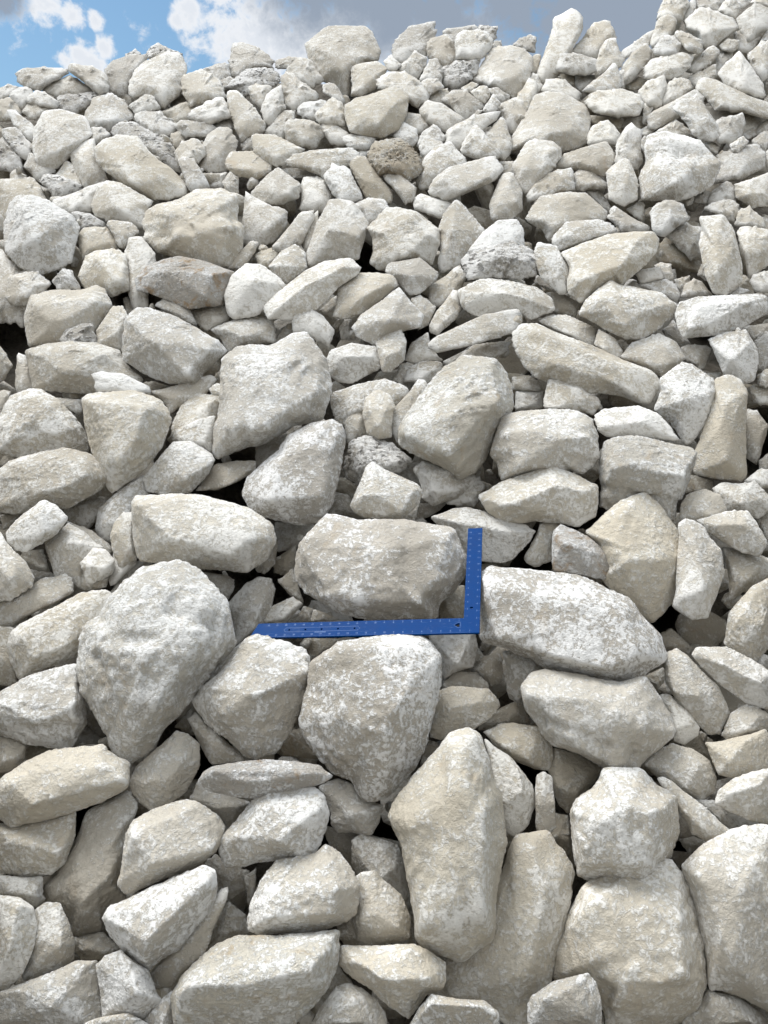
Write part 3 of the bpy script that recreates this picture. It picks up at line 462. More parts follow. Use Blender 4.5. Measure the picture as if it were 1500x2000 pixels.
w7|385,800 430,710 500,650 580,588 640,620 870,660 975,740 940,820 860,880 760,940 660,935 540,880|big rugged diamond-shaped white stone at right|520,700,.7 680,680,.8 860,740,.6 650,850,.8|430,820,900,830,34,.07 470,860,760,880,24,.07 620,640,700,760,30,.06
w8|955,790 980,720 1080,690 1250,680 1440,665 1500,690 1500,790 1350,870 1200,915 1010,935 970,880|long smooth white loaf at the right edge of the upper right|1100,760,.7 1380,720,.7 1050,870,.7
w4|740,620 900,585 960,620 980,670 960,715 880,660 760,640|chalky stone behind the top of the big rugged diamond-shaped stone
c5|725,560 760,530 860,515 890,580 760,610|small pale stone behind the chalky stone
c4|830,510 870,490 930,500 945,580 890,590 870,530|small square stone beside small pale stone
t0|840,420 900,340 1050,380 1130,470 1120,560 960,520 860,480|shaded brown hollow stone under the greenish overhang
g3|900,330 1000,260 1110,290 1110,470 1040,460|dark-sided stone right of the white fist-sized stone
c8|1095,380 1110,290 1090,220 1240,210 1300,290 1350,500 1350,600 1250,685 1180,670 1130,560|tall cream pillar with a mauve side near the right edge|1200,300,.7 1200,550,.8 1290,420,.7
c6|1320,300 1360,275 1530,300 1560,400 1510,500 1390,575 1345,450|pale angular stone right of the tall cream pillar
c3|1120,180 1180,140 1270,118 1330,150 1300,260 1240,215|rounded stone above the tall cream pillar
c3|1300,270 1340,180 1390,165 1470,230 1470,290 1380,280|pale stone above the pale angular stone
g1|1120,170 1180,70 1260,10 1310,60 1300,130|grey angular stone left below the large smooth stone cut by the right edge
c4|990,690 1010,620 1070,585 1110,600 1180,690|smooth domed stone above the left end of the long smooth white loaf
g2|1085,560 1110,500 1140,520 1150,600|small stone
g3|945,590 1040,565 1040,620 980,650|small stone
c5|1390,600 1420,560 1530,530 1560,600 1530,660 1430,660|cream stone at the right edge below the pale angular stone
w5|1285,670 1330,632 1400,655 1300,690|small pale chip
c7|-60,850 -40,770 40,765 60,800 60,840 0,900|small pale block
g3|200,660 300,670 400,730 370,810 250,780|grey shaded stone left of the big rugged diamond-shaped stone
c7|0,900 60,845 140,840 300,910 480,980 700,1070 850,1130 870,1200 800,1330 720,1310 560,1250 400,1260 140,1170 60,1090 10,990|very long rough cream boulder sloping down to the right with a small rust spot|180,900,.6 600,1080,.7 250,1080,.8 620,1200,.6|150,950,560,1160,50,.10 460,960,560,1010,50,.12 640,1080,660,1260,40,.10
c4|140,830 220,795 320,795 490,870 500,960 460,990 300,910|pale stone on the back of the very long rough cream boulder
c5|480,970 510,880 600,930 650,1010 620,1060 540,1010|small wedge at the back of the very long rough cream boulder
c5|630,1050 700,960 860,905 960,950 1020,1050 930,1120 880,1170 850,1130 760,1080|cream triangular stone under the big rugged diamond-shaped stone
c4|985,990 1030,970 1140,975 1168,1000 1120,1115 1020,1060|square grey-cream stone under the long smooth white loaf
g2|880,890 950,830 980,900 1050,960 980,985 900,920|shaded stone left below the long smooth white loaf
w7|1150,940 1240,900 1370,880 1440,1000 1445,1080 1420,1180 1360,1200 1240,1140|pale cube with a white top at the right below the long smooth loaf|1220,1010,.6 1290,1060,.9 1390,960,.6
g2|1340,870 1530,840 1540,900 1420,940|pale flat ledge at the right edge under the long smooth loaf
g3|1420,950 1530,890 1530,1080 1440,1120|grey stone at the right edge beside the white-topped cube
c3|1435,1150 1530,1100 1530,1210 1440,1220|stone
c3|1130,1140 1220,1130 1240,1170 1140,1180|small
t1|600,930 700,950 640,1000|small
@0,700
w5|0,330 60,220 170,180 240,180 340,240 430,330 500,420 525,540 430,560 110,580 -30,560 -40,380|big jagged white boulder at the left edge above the long craggy slab|180,230,.5 270,260,.7 60,450,.7 420,430,.6|180,430,310,520,40,.12 60,450,180,430,30,.08 240,200,210,420,30,.06
c8|475,240 520,205 780,188 880,220 940,245 985,300 1005,365 950,520 860,640 720,750 655,800 620,740 540,560 500,400|big smooth shield-shaped stone with a vertical edge at left|540,260,.6 840,300,.95 800,480,.9 680,640,.7|530,380,780,300,14,.035 820,260,700,640,10,.03
w9|556,110 600,85 720,90 860,160 880,190 870,215 780,192 570,197|small flat white stone resting on the smooth shield-shaped stone
g4|250,220 340,240 480,240 470,330 380,290|dark flat stone between the jagged white boulder and shield-shaped stone
c5|875,190 1000,200 1150,120 1240,95 1270,130 1200,220 1060,270 1000,330 960,250|smooth stone under the large smooth white-topped block
c5|1000,460 1010,380 1060,280 1150,205 1290,220 1330,260 1280,400 1230,460 1100,480|ribbed pale stone left behind the tall snowy white boulder
w9|1225,180 1270,145 1320,160 1340,200 1300,225 1240,210|tiny white stone above the ribbed pale stone
w7|1005,430 1180,350 1260,335 1250,480 1240,560 1100,540 1010,480|small white-grey stone against the snowy white boulder's left side
w9|1290,80 1300,0 1400,-70 1500,-85 1580,-70 1690,-140 1790,-160 1870,-60 1915,10 1945,190 1890,360 1720,400 1560,500 1430,530 1280,590 1240,550 1240,460 1290,250|tall snowy white boulder left of centre leaning to the right|1430,60,.6 1700,0,.5 1500,420,.9 1850,200,.6 1330,400,.8|1420,400,1440,480,30,.10 1380,300,1700,380,24,.05 1300,330,1450,60,30,.05 1500,250,1850,300,30,.05
s7|835,700 910,610 1010,490 1120,480 1240,560 1260,600 1220,680 1120,785 960,800 860,780|angular stone with a brown flecked face left below the snowy boulder|930,600,.4 1050,520,.5 1250,610,.5 1100,690,.9
g5|1140,780 1260,620 1390,600 1500,600 1500,660 1400,720 1280,770|pointed shaded slab sticking right from the brown-flecked angular stone
g6|-60,680 60,600 130,575 380,520 520,555 640,630 680,700 560,790 390,885 250,880 100,920 -60,900|long craggy layered slab at the left edge in mid height|120,640,.6 500,600,.6 200,800,.8 500,720,.7|60,650,500,600,14,.05 0,720,560,700,14,.06 140,800,520,770,12,.05
w8|35,1020 90,950 250,828 330,860 400,940 330,1030 160,1135 90,1125 45,1080|bright white angular stone at left below the long craggy slab|240,900,.7 250,1020,.7
w4|555,1000 580,880 700,770 840,680 880,800 780,900 700,1090 600,1070|smooth bluish-white stone left of the long grey-capped loaf
c6|645,1040 670,960 720,905 780,900 800,1000 800,1180 700,1230 660,1130|rough stone squeezed against the left end of the long grey-capped loaf
c9|770,850 800,800 1050,792 1180,800 1450,870 1590,960 1620,1070 1560,1180 1440,1260 1300,1240 1100,1230 820,1190 790,1100 775,950|long pale loaf boulder with a grey patch on its upper left|810,860,.8 950,1040,.95 1300,860,.5 1500,1020,.8 1350,1150,.8
g1|370,890 590,810 630,830 600,900 510,1010 420,960|shaded grey stone below the right end of the long craggy slab
g2|0,920 130,900 60,990 20,1000|small dark stone at the left edge
c5|265,1100 400,965 500,1020 560,1080 620,1110 520,1140 490,1200 480,1340 330,1300|pale rock below the bright white angular stone|410,1080,.7
g4|400,965 540,1010 660,1110 640,1150 560,1110 480,1160 440,1060|grey rear slab behind the pale rock under the bright white stone
c6|470,1200 550,1112 620,1120 670,1180 660,1260 520,1330|small cream stone left of the rough squeezed stone
c7|-60,1000 0,1010 40,1090 150,1190 200,1280 190,1330 60,1420 -60,1420|rounded pale boulder cut by the left edge below the bright white stone
c3|-50,200 20,190 60,205 50,260 0,330 -50,330|small pinkish stone at the left edge above the jagged white boulder
t1|100,1190 140,1130 250,1120 290,1250 180,1230|shaded grey stone under the bright white angular stone at left
t-1|-40,560 120,580 100,620 -40,640|dark stone
@500,700
w5|435,250 450,200 600,150 750,120 880,165 900,200 830,270 700,330 530,350 510,400 460,370|white broken stone right of the tall snowy white boulder||1420,400,1440,480,30,.10 1380,300,1700,380,24,.05 1300,330,1450,60,30,.05 1500,250,1850,300,30,.05
c7|625,330 640,230 720,180 790,220 820,290 780,340 800,460 720,475 650,440|pale lumpy stone in front of the white broken stone
g5|515,380 560,310 600,290 640,340 655,440 540,490|grey stone under the white broken stone
w6|760,330 890,230 930,150 1000,150 1010,200 930,290 860,400 840,490 800,440|thin white stone leaning on the left of the brown-speckled great block
s9|830,420 860,350 980,190 1060,90 1200,-15 1300,-10 1400,0 1460,70 1500,170 1510,300 1420,430 1340,600 1290,670 1200,705 1100,640 900,550 840,500|great block with brown-speckled rough face right above the centre|870,420,.5 1370,60,.4 1400,260,.8 1110,580,.8 1150,330,.9
p5|510,640 550,480 680,438 720,480 800,490 850,540 930,600 850,670 700,700 600,740 520,700|brown porous pitted rock in the centre behind the bluish cube
w8|550,860 620,700 640,640 685,605 750,650 940,730 980,780 950,860 850,945 640,935 580,910|bluish-white cube with a beige front in the centre|630,800,.8 720,800,.95 850,900,.8 680,640,.4 930,770,.5
c4|915,650 980,600 1100,640 1290,690 1280,730 1180,820 1080,850 1040,865 970,820 970,740|pale stone under the brown-speckled great block
g3|1100,850 1200,800 1290,690 1340,750 1280,870 1180,860|small grey block under the right of the brown-speckled great block
k8|-60,700 0,650 60,590 130,540 190,450 310,380 440,355 510,400 528,470 500,620 450,850 385,960 260,980 110,945 -10,920 -80,800|big mottled stone with a tiny rust dot above the centre left|150,600,.7 400,450,.6 400,800,.8 80,820,.8
t1|0,510 170,460 200,420 130,540 40,620 0,640|shaded stone above the big mottled stone
g1|440,780 540,800 600,900 430,920|dark grey stone in the gap left of the bluish-white cube
g3|840,945 900,870 960,840 930,950|small grey stone right of the bluish-white cube
g6|1020,930 1150,880 1240,870 1400,910 1500,930 1640,1010 1600,1080 1500,1180 1440,1200 1280,1180 1160,1100|wide grey stone behind the upright arm of the blue square|1200,960,.7 1520,1020,.5
g3|-40,920 0,940 100,970 130,1090 110,1200 60,1260 0,1250 -40,1100|grey right end piece of the long grey-capped loaf
t-1|110,960 360,980 280,1060 240,1110 130,1130|dark stone in the hollow left of the speckled block
t-1|470,700 520,700 600,750 560,830 470,780|dark stone in the hollow below the porous pitted rock
k10|230,1180 260,1080 320,1010 420,910 460,910 600,945 880,945 1160,990 1180,1060 1240,1180 1220,1280 1150,1380 1070,1440 1060,1530 900,1530 700,1540 500,1500 290,1380 230,1290|great speckled beige and white block held in the angle of the blue square|300,1100,.45 1120,1060,.55 420,1400,.55 980,1430,.55 700,1300,.6|700,1060,690,1450,60,.04 900,1050,880,1480,40,.04 320,1300,560,1480,30,.05
t-1|920,850 1120,850 1060,900 1010,930 930,950|dark hollow stone behind wide grey stone
t0|90,1190 240,1090 230,1160 220,1280 120,1260|olive shaded stone left of the great speckled block
t-2|600,650 1000,600 1000,900 600,900|dark
@1000,700
w9|-80,400 -60,340 30,310 230,300 390,305 470,360 500,450 515,580 470,640 400,680 300,640 180,630 60,690 -60,720 -90,620 -130,560|blocky white-topped stone right of the brown-speckled great block|-30,440,.7 310,470,.8 450,470,.6 50,640,.7
c8|-200,800 -60,720 60,680 230,630 350,670 500,740 505,790 490,930 380,995 290,970 200,940 60,970 -60,960 -150,900|layered cream wedge stone under the blocky white-topped stone|-50,860,.6 250,750,.8 420,780,.6|-60,780,440,790,12,.03 60,850,480,870,12,.04
c6|185,250 215,120 390,150 440,200 510,230 520,280 470,335 390,305 240,300 190,290|small white-cream stone above the blocky white-topped stone
g3|0,110 100,100 160,140 180,190 60,190 0,180|small stone under the left end of the very long rough boulder
g2|20,190 180,200 180,290 60,310 20,300|pinkish small stone left of the small white-cream stone
c3|760,90 860,120 880,180 830,290 760,280|crumbly stone at the lower end of the very long rough boulder
c9|480,340 540,295 740,278 850,320 920,390 985,490 900,480 760,460 560,465 510,430|smooth green-white lens stone lying on the flat brown-faced block|560,400,.6 760,370,.7 800,330,.5
s8|515,560 550,490 600,462 740,455 900,490 1050,520 1088,555 1060,640 1000,800 945,960 850,950 600,900 515,870|flat-topped block with a brown stained front under the green-white lens stone|590,640,.8 700,620,.9 1020,670,.8 620,480,.5|620,620,1050,660,22,.08 540,760,980,860,30,.08
w8|830,300 870,200 865,120 940,60 1000,18 1060,40 1180,120 1210,180 1170,320 1120,400 1050,500 1010,505 930,380|white and grey tall boulder with a chalky top at right|980,240,.8 1160,220,.5 900,200,.5|900,220,1170,240,24,.07
c7|1180,120 1270,95 1340,125 1385,200 1370,400 1380,690 1350,720 1200,705 1060,675 1060,560 1120,420 1190,280|tall smooth pillar with a rust streak down its left edge at right|1240,300,.7 1260,600,.7 1340,200,.5|1190,260,1250,540,16,.06
g3|1370,300 1440,330 1500,390 1490,450 1440,590 1380,580|small pale grey stone right of the tall rust-streaked pillar
g3|1380,180 1420,150 1530,170 1530,280 1420,260|grey stone at the right edge right of the white and grey tall boulder
w5|1435,110 1470,75 1530,50 1530,165 1450,160|small white stone at the right edge above the tall pillar's right side
g3|1445,600 1530,540 1530,660 1450,650|stone
c5|1360,720 1440,655 1530,650 1530,760 1450,760|pale stone at the right edge right of the foot of the rust-streaked pillar
g5|1170,760 1240,725 1370,740 1420,716 1530,830 1530,880 1440,940 1250,890|grey glossy-ended slab with rusty brown edge at the right edge
t2|1000,790 1040,680 1170,720 1180,770 1080,780|brown crumbly stone right of the brown stained block
c7|990,850 1040,790 1130,765 1220,800 1260,880 1230,950 1080,960 980,940|rounded pale stone below the brown crumbly stone at right
c8|1080,950 1260,895 1380,893 1430,960 1500,1080 1450,1160 1350,1140 1210,1060 1140,1010|cream stone with a slumped shape at the right edge below the glossy-ended slab|1350,980,.7 1180,980,.5
c9|960,980 1010,940 1080,955 1130,990 1160,1050 1225,1120 1245,1250 1200,1390 1150,1520 1050,1530 930,1450 990,1290 1060,1150 1050,1100|tall smooth leaning stone like a bent finger at right|1080,1100,.5 1120,1350,.8
c7|430,1020 560,900 640,830 780,778 860,850 940,960 1060,1150 1065,1300 990,1380 880,1500 820,1550 640,1450 520,1280 590,1170 450,1040|large smooth shield boulder with a broad top point at right centre|650,900,.5 640,1170,.8 860,1180,.7
c5|70,1160 140,1050 160,975 240,940 290,970 240,1040 235,1180 150,1210 90,1200|small pale stone left of the cracked glossy block
r8|235,1150 240,1020 290,970 440,1040 540,1120 590,1160 590,1200 545,1300 380,1260 240,1240|dark grey cracked glossy block with rusty seams right of the blue square|300,1080,.8 420,1130,.7|420,1040,440,1190,16,.14 300,1040,330,1200,18,.10 440,1150,590,1190,18,.12
g4|1220,1110 1300,1110 1530,1190 1530,1260 1400,1310 1250,1230|pale flat stone at the right edge below the slumped cream stone
g2|1430,940 1530,890 1530,1060 1480,1050|dark stone at the right edge below the glossy-ended slab
@0,1050
g4|-60,520 -60,400 0,370 120,345 240,240 380,215 425,240 430,320 330,385 200,430 80,520|pale flat wedge pointing left at the left edge below the rounded cut boulder
c6|40,620 70,540 130,500 330,400 470,320 600,302 660,330 640,480 500,640 440,700 300,760 170,820 110,835 60,720|pale block with a grey shaded right half left of the giant central boulder|110,590,.7 380,460,.6 370,640,.8 150,720,.7
t3|-60,520 80,525 90,545 40,620 60,720 110,840 50,870 -60,850|shaded rounded stone at the left edge below the pale flat wedge
w7|-60,960 0,900 170,810 300,770 450,735 470,860 510,980 505,1090 440,1200 375,1250 240,1220 150,1210 60,1170 -60,1150|dusty-topped ragged white block at the left edge beside the giant boulder|30,990,.7 430,990,.75 200,1080,.8 240,850,.3|20,1010,480,1010,26,.14 180,1120,400,1110,30,.10
c5|-20,1340 -10,1170 60,1170 150,1210 145,1290 60,1370 -20,1380|pale leg-like stone under the dusty-topped ragged block
t1|140,1210 280,1225 400,1240 520,1210 600,1210 500,1290 200,1330 120,1340|brown shaded stone under the dusty-topped ragged block
s10|452,780 470,600 500,510 580,460 630,360 720,260 830,180 940,150 1080,140 1170,190 1330,370 1380,570 1370,650 1260,770 1200,850 1080,1030 960,1180 870,1290 770,1325 690,1310 640,1230 620,1150 560,1050 480,900|giant rugged white boulder left of the blue square with ochre pits on top|800,280,.5 1200,400,.55 640,640,.7 830,720,.8 1100,700,.65 650,950,.5 900,1000,.7|640,600,900,590,40,.07 760,700,930,880,26,.06 850,830,800,1200,-160,.06 1000,420,1240,500,45,.10 560,700,650,950,30,.06 1180,780,960,1180,40,.07
g2|640,330 680,270 720,210 800,140 850,150 720,280 650,350|crusty grey rim stone above the giant rugged boulder
g4|640,240 680,0 800,0 800,150 700,250 650,290|crumbly grey stone below the rough squeezed stone beside the giant rugged boulder
g2|470,150 500,90 550,63 620,75 665,120 620,220 560,258 500,200|roundish grey stone touching the pale rock above the pale grey-halved block
c3|400,200 500,160 640,230 620,290 500,310 430,280|small pale foot stone under the pale rock at the left
g3|1160,200 1330,220 1370,250 1370,300 1330,370 1240,290|grey stone in the gap under the long grey-capped loaf
g4|1330,390 1440,270 1520,230 1590,240 1612,300 1590,420 1550,500 1450,580 1370,640 1390,540|smooth dark grey stone above the left end of the blue square
c8|-60,1480 0,1410 150,1310 300,1245 500,1220 600,1210 650,1260 760,1320 755,1430 740,1480 600,1550 300,1650 60,1705 20,1660 -60,1600|long cream barrel stone at the left edge under the dusty-topped block|60,1440,.6 600,1330,.7 200,1560,.8 700,1420,.6
c6|760,1420 800,1340 960,1200 1030,1130 1100,1150 1170,1210 1170,1340 1090,1490 1000,1560 880,1600 800,1540 760,1480|egg-shaped grey-cream stone below the tip of the giant rugged boulder
c5|1095,1060 1150,1020 1210,1090 1300,1180 1420,1270 1430,1310 1240,1330 1200,1270 1150,1170|narrow smooth stone squeezed left below the white-topped angular block
w9|1115,960 1180,870 1300,780 1440,590 1500,575 1640,600 1780,650 1815,700 1818,800 1790,950 1700,1140 1620,1260 1500,1300 1430,1280 1330,1180 1210,1090|white-topped angular block under the left end of the blue square|1230,870,.5 1480,760,.6 1800,780,.4 1500,930,.9 1300,1050,.6|1450,960,1780,900,30,.05
r11|1160,1460 1180,1380 1250,1335 1420,1310 1560,1300 1740,1310 1870,1330 1960,1400 1900,1440 1800,1470 1500,1530 1370,1520 1230,1490|flat layered slab with rusty brown seams below the white-topped angular block|1250,1370,.7 1800,1380,.6 1500,1430,.7|1230,1400,1900,1400,16,.14 1200,1450,1800,1455,16,.12
g2|1210,830 1300,720 1440,590 1440,640 1300,780 1230,860|grey side stone between giant boulder and white-topped block
t0|1020,1110 1130,990 1110,1110 1090,1130|small dark stone
@500,1050
c4|40,480 100,400 210,350 280,390 230,440 180,490 60,500|small smooth egg above the left part of the blue square
t2|130,260 220,180 240,330 290,390 200,340|olive stone left of the speckled block's lower corner
g2|230,490 280,400 340,420 330,490|tiny brown stone above the blue square
c3|320,490 340,420 400,440 500,480|small cream stone under the speckled block's left edge
t1|280,590 500,590 640,580 500,620 320,720 290,650|brown stone under the blue square's long arm
t3|1080,480 1050,330 1150,290 1220,280 1240,480 1230,560 1100,480|rough shaded stone behind the inner corner of the blue square
g6|1010,580 1050,540 1280,530 1300,640 1270,760 1180,780 1100,830 1060,700|grey craggy stone below the corner of the blue square
k10|250,1080 300,880 318,740 480,610 630,590 780,575 950,570 1030,610 1090,700 1085,860 1050,1020 1000,1200 930,1360 850,1440 790,1510 700,1550 600,1520 550,1420 440,1370 370,1280 280,1180|great shield-shaped speckled boulder hanging below the blue square|480,660,.5 920,640,.5 1060,760,.4 560,1050,.65 830,950,.75 700,1400,.4 750,1200,.65|930,600,840,900,26,.05 950,1000,800,1350,20,.04 780,600,800,740,30,.04
g3|1250,770 1320,700 1430,680 1470,830 1380,870 1300,820|grey smooth stone right below the corner of the blue square
t4|1090,860 1170,780 1290,790 1360,860 1360,910 1100,900|dark stone below grey craggy stone
c6|1020,1120 1060,900 1150,870 1360,885 1420,950 1430,990 1380,1060 1280,1120 1190,1130 1090,1190 1020,1170|smooth nosed grey stone right of the great shield-shaped boulder|1140,1000,.7 1300,970,.6
g2|960,1340 990,1180 1060,1200 1070,1240|small grey stone left of the tall standing slab's top
g2|1360,700 1450,600 1560,640 1480,800 1440,730|greyish stone tucked under the pink-banded boulder left end
c5|1440,670 1560,640 1650,680 1700,800 1590,900 1530,960 1470,900 1480,800|smooth grey stone left of the wide beige boulder
t1|1290,1120 1430,1000 1560,940 1600,1080 1480,1130|dark brown stone above the small rusty-topped stone
c5|1330,1140 1440,1090 1500,1085 1650,1110 1730,1200 1740,1290 1720,1365 1640,1360 1500,1300 1390,1210|cream stone with a rusty patch right of the tall standing slab
c7|1330,1160 1400,1220 1500,1290 1620,1450 1645,1540 1600,1680 1520,1760 1440,1710 1400,1500 1370,1330|rounded pale stone hugging the right side of the tall standing slab
c10|775,1640 800,1560 850,1490 960,1350 1060,1230 1130,1140 1240,1112 1320,1150 1370,1290 1390,1400 1440,1520 1468,1780 1440,1920 1410,2130 1410,2300 1380,2370 1210,2490 1060,2440 930,2370 900,2100 870,1900 850,1800|tall standing slab with a lengthwise ridge at the bottom centre|1230,1180,.5 1250,1400,.75 1310,1600,.8 1330,1900,.8 1330,2280,.6 880,1680,.5 960,2280,.6|1080,1300,1050,1800,60,.05 1000,1900,1010,2250,50,.05 1230,2000,1240,2350,30,.04
t-1|200,1150 320,1240 380,1300 120,1270|dark
@1000,1050
k10|-190,580 -180,200 -120,170 0,175 250,200 420,230 550,290 680,350 780,470 870,570 915,720 830,770 740,835 550,850 430,830 200,770 110,710 -60,650 -160,620|huge flat white boulder with pink bands right of the blue square|-150,300,.5 620,400,.55 -50,600,.5 180,670,.6 550,760,.65 780,680,.6|-150,450,750,440,12,.015
c9|50,880 110,790 200,770 400,800 600,850 780,810 850,910 930,1040 958,1150 880,1230 790,1290 760,1340 740,1400 650,1420 580,1390 530,1340 400,1270 240,1220 160,1130 80,1020|wide beige mottled boulder under the pink-banded white boulder|100,920,.6 300,1190,.6 760,1100,.8 500,950,.8 620,1340,.5|120,1040,560,1220,30,.08 150,860,170,1100,30,.07 740,1100,700,1350,40,.07
g3|-60,740 0,660 110,740 60,860 50,980 -20,930|shaded stone left of wide beige mottled boulder
g7|890,680 970,645 1040,700 1120,790 1210,870 1280,1020 1220,1150 1150,1160 1070,1080 960,950 900,850|mauve-grey slab with a white band between the mottled boulder and the right-edge stones|1000,700,.5 950,900,.7 1120,950,.8
c6|860,920 930,920 1020,1000 1100,1110 1090,1160 1010,1215 940,1190 950,1140|rounded cream stone against the right of the wide beige boulder
t1|760,820 890,760 900,850 870,910|dark stone
t1|870,570 930,530 1050,640 1040,690 960,650 890,650|dark stone above the mauve-grey slab
c8|1050,690 1080,640 1260,640 1400,710 1530,790 1530,1020 1370,970 1230,870 1120,770|smooth pale wedge entering from the right edge above the mauve-grey slab|1230,740,.7 1450,850,.7
c7|1240,620 1270,440 1400,290 1530,220 1530,620 1430,730 1330,680|large pale stone at the right edge behind the finger-like stone
t1|1420,740 1530,640 1530,780|rusty brown stone at the right edge under the smooth pale wedge
c4|1230,50 1380,80 1530,130 1530,220 1380,300 1270,380 1270,220|rust-flecked pale stone at the right edge beside the finger-like stone
c6|1230,1160 1280,1030 1360,980 1430,990 1530,1050 1530,1120 1400,1160 1270,1195|rounded mottled stone at the right edge below the smooth pale wedge
c7|1130,1200 1230,1190 1400,1150 1480,1120 1530,1180 1530,1350 1400,1400 1310,1415 1210,1390|smooth beige block with a sharp top edge at the lower right edge|1370,1190,.6 1280,1310,.7
c6|770,1330 860,1240 940,1205 1060,1240 1150,1300 1200,1400 1190,1490 1110,1540 980,1500 870,1420|rounded mottled stone right below the wide beige boulder
t3|210,1360 240,1230 400,1275 525,1350 480,1440 420,1500 330,1620 270,1560 240,1480|brown-grey smooth stone under the wide beige mottled boulder
g7|135,1460 145,1390 185,1370 235,1400 250,1550 260,1700 210,1745 140,1720|small upright finger stone right of the tall standing slab
@0,1500
c5|-60,310 20,330 60,355 240,290 445,240 440,400 380,560 300,625 140,640 -60,600|smooth pale stone at the left edge under the long cream barrel stone|60,430,.6 340,480,.7
g3|250,690 350,600 440,440 500,260 620,190 760,130 820,240 760,350 730,480 690,650 740,760 620,840 600,960 520,995 430,1000 390,900 270,800|large dark grey-brown boulder in shade at the lower left
g4|-60,620 140,640 250,635 250,780 210,820 100,770 -60,750|shaded stone at the left edge above the rounded cut-off boulder
c7|-60,740 0,745 120,760 200,820 217,930 200,1050 140,1200 50,1300 -60,1340|rounded cream boulder cut by the lower left edge|100,820,.6 60,1050,.8
g5|120,1230 180,1080 205,830 270,787 350,790 400,890 440,1030 430,1120 380,1170 250,1230 180,1260|smooth grey rounded stone right of the cream boulder cut by the lower left edge
t1|430,1000 600,960 700,1060 600,1120 480,1140|dark stone in hollow
w6|-60,1330 100,1270 300,1200 440,1130 570,1125 580,1300 600,1480 560,1530 -60,1530|pale brown-flecked boulder in the bottom left corner|100,1300,.4 450,1180,.4 300,1400,.6
w8|560,1160 620,1100 710,1065 800,1150 870,1180 920,1320 960,1370 840,1470 720,1500 600,1460 590,1320|small pale boulder with a vertical ridge at the bottom left|770,1130,.5 800,1320,.8
w8|520,1490 600,1460 740,1435 850,1500 830,1540 520,1540|white stone tip at the bottom edge left
w7|835,1480 900,1390 1010,1300 1020,1400 1030,1540 800,1540|smooth white stone at the bottom edge left of the brown-fronted boulder
c9|682,680 710,580 740,380 780,310 900,240 1070,185 1140,190 1280,280 1320,345 1270,490 1190,550 900,680 750,750|large pale diamond boulder at the lower left above the ridged wedge|780,400,.6 1180,250,.4 1230,480,.6 900,560,.7
w9|600,880 640,810 760,760 900,690 1190,562 1260,600 1275,680 1260,780 1180,900 1050,1060 950,1120 870,1185 800,1130 700,1050 640,980|ridged wedge block with a flat shaded top at the lower left|1180,700,.8 860,1010,.95 850,1080,.8 620,870,.4
c6|870,1200 960,1110 1120,1000 1270,720 1340,700 1320,800 1250,950 1200,1100 1080,1200 1030,1270 920,1300 880,1270|flat stone lying under the ridged wedge block
c5|1110,190 1170,60 1230,140 1400,180 1480,200 1420,260 1340,350 1290,290 1200,220|smooth grey stone under the rusty-seamed slab
g2|1200,560 1270,500 1330,570 1460,600 1450,700 1350,770 1290,670|shaded stone between the diamond boulder and the bluish-topped boulder
w9|1280,490 1290,400 1380,310 1480,190 1600,140 1840,105 1900,160 1935,260 1910,360 1870,460 1800,550 1700,530 1640,520 1500,560 1400,593 1320,580|pale rounded slab just under the rusty-seamed slab|1400,400,.5 1560,240,.5 1850,250,.5 1640,430,.8
w9|1450,890 1470,780 1530,660 1620,540 1740,520 1830,520 1900,440 1990,500 2060,590 2105,690 2090,840 2040,900 1900,945 1700,965 1530,985 1460,950|bluish-white topped boulder at the lower centre left|1600,740,.6 1960,700,.7 1560,880,.7 1950,850,.7
g3|1220,1060 1280,850 1340,780 1440,860 1460,960 1400,980 1280,1040|grey stone under the left of the bluish-topped boulder
s9|1000,1340 1040,1250 1130,1150 1270,1030 1400,980 1600,985 1900,950 1990,940 1990,1080 1960,1200 1900,1320 1800,1430 1720,1510 1600,1540 1030,1540|large boulder with a brown rough front face at the bottom edge left of centre|1080,1290,.9 1500,1260,.95 1700,1100,.7 1850,1180,.8|1040,1290,1560,1240,20,.06 1160,1300,1150,1500,26,.05
g2|1430,640 1500,590 1500,700 1460,810|grey
@500,1500
g5|360,110 480,60 560,90 660,200 700,240 745,210 720,320 680,390 640,405 560,375 480,380 440,330 440,250|lumpy grey stone in the shade under the great shield-shaped boulder|560,280,.6 650,260,.5
g3|560,560 560,420 620,385 740,420 830,450 870,560 890,720 880,780 760,740 600,640|dark grey stone in the hollow left of the tall standing slab
c7|560,900 590,760 580,640 620,610 700,600 740,650 850,740 905,880 905,990 870,1015 730,1030 650,1045 590,1010|pale triangular stone left of the foot of the tall standing slab|700,850,.7 830,930,.7 620,900,.6
c8|480,1150 500,1030 560,1040 740,1040 920,1030 1000,1060 1110,1140 1110,1250 1090,1300 1000,1330 920,1440 890,1470 780,1400 680,1300 560,1230|smooth pale almond-shaped boulder at the bottom centre|600,1130,.6 900,1080,.5 740,1240,.9 1000,1240,.8
c7|320,1500 380,1400 470,1280 540,1260 620,1290 700,1350 760,1440 775,1540 310,1540|rounded grey-cream stone at the bottom edge left of centre
w9|900,1500 960,1400 1030,1320 1150,1350 1340,1360 1420,1430 1430,1540 890,1540|white stone with a hollowed top at the bottom edge right of centre|1030,1380,.7 1350,1400,.6
c5|1110,1300 1100,1100 1210,1135 1400,1000 1415,750 1470,500 1500,400 1600,380 1720,370 1850,560 1870,640 1840,800 1800,960 1750,1150 1720,1300 1620,1480 1540,1560 1450,1500 1300,1360 1150,1340|large flat brown-grey boulder right of the tall standing slab's foot|1400,1250,.4 1700,700,.5 1600,500,.4 1600,1200,.5
g2|1400,400 1470,300 1530,380 1500,470|small
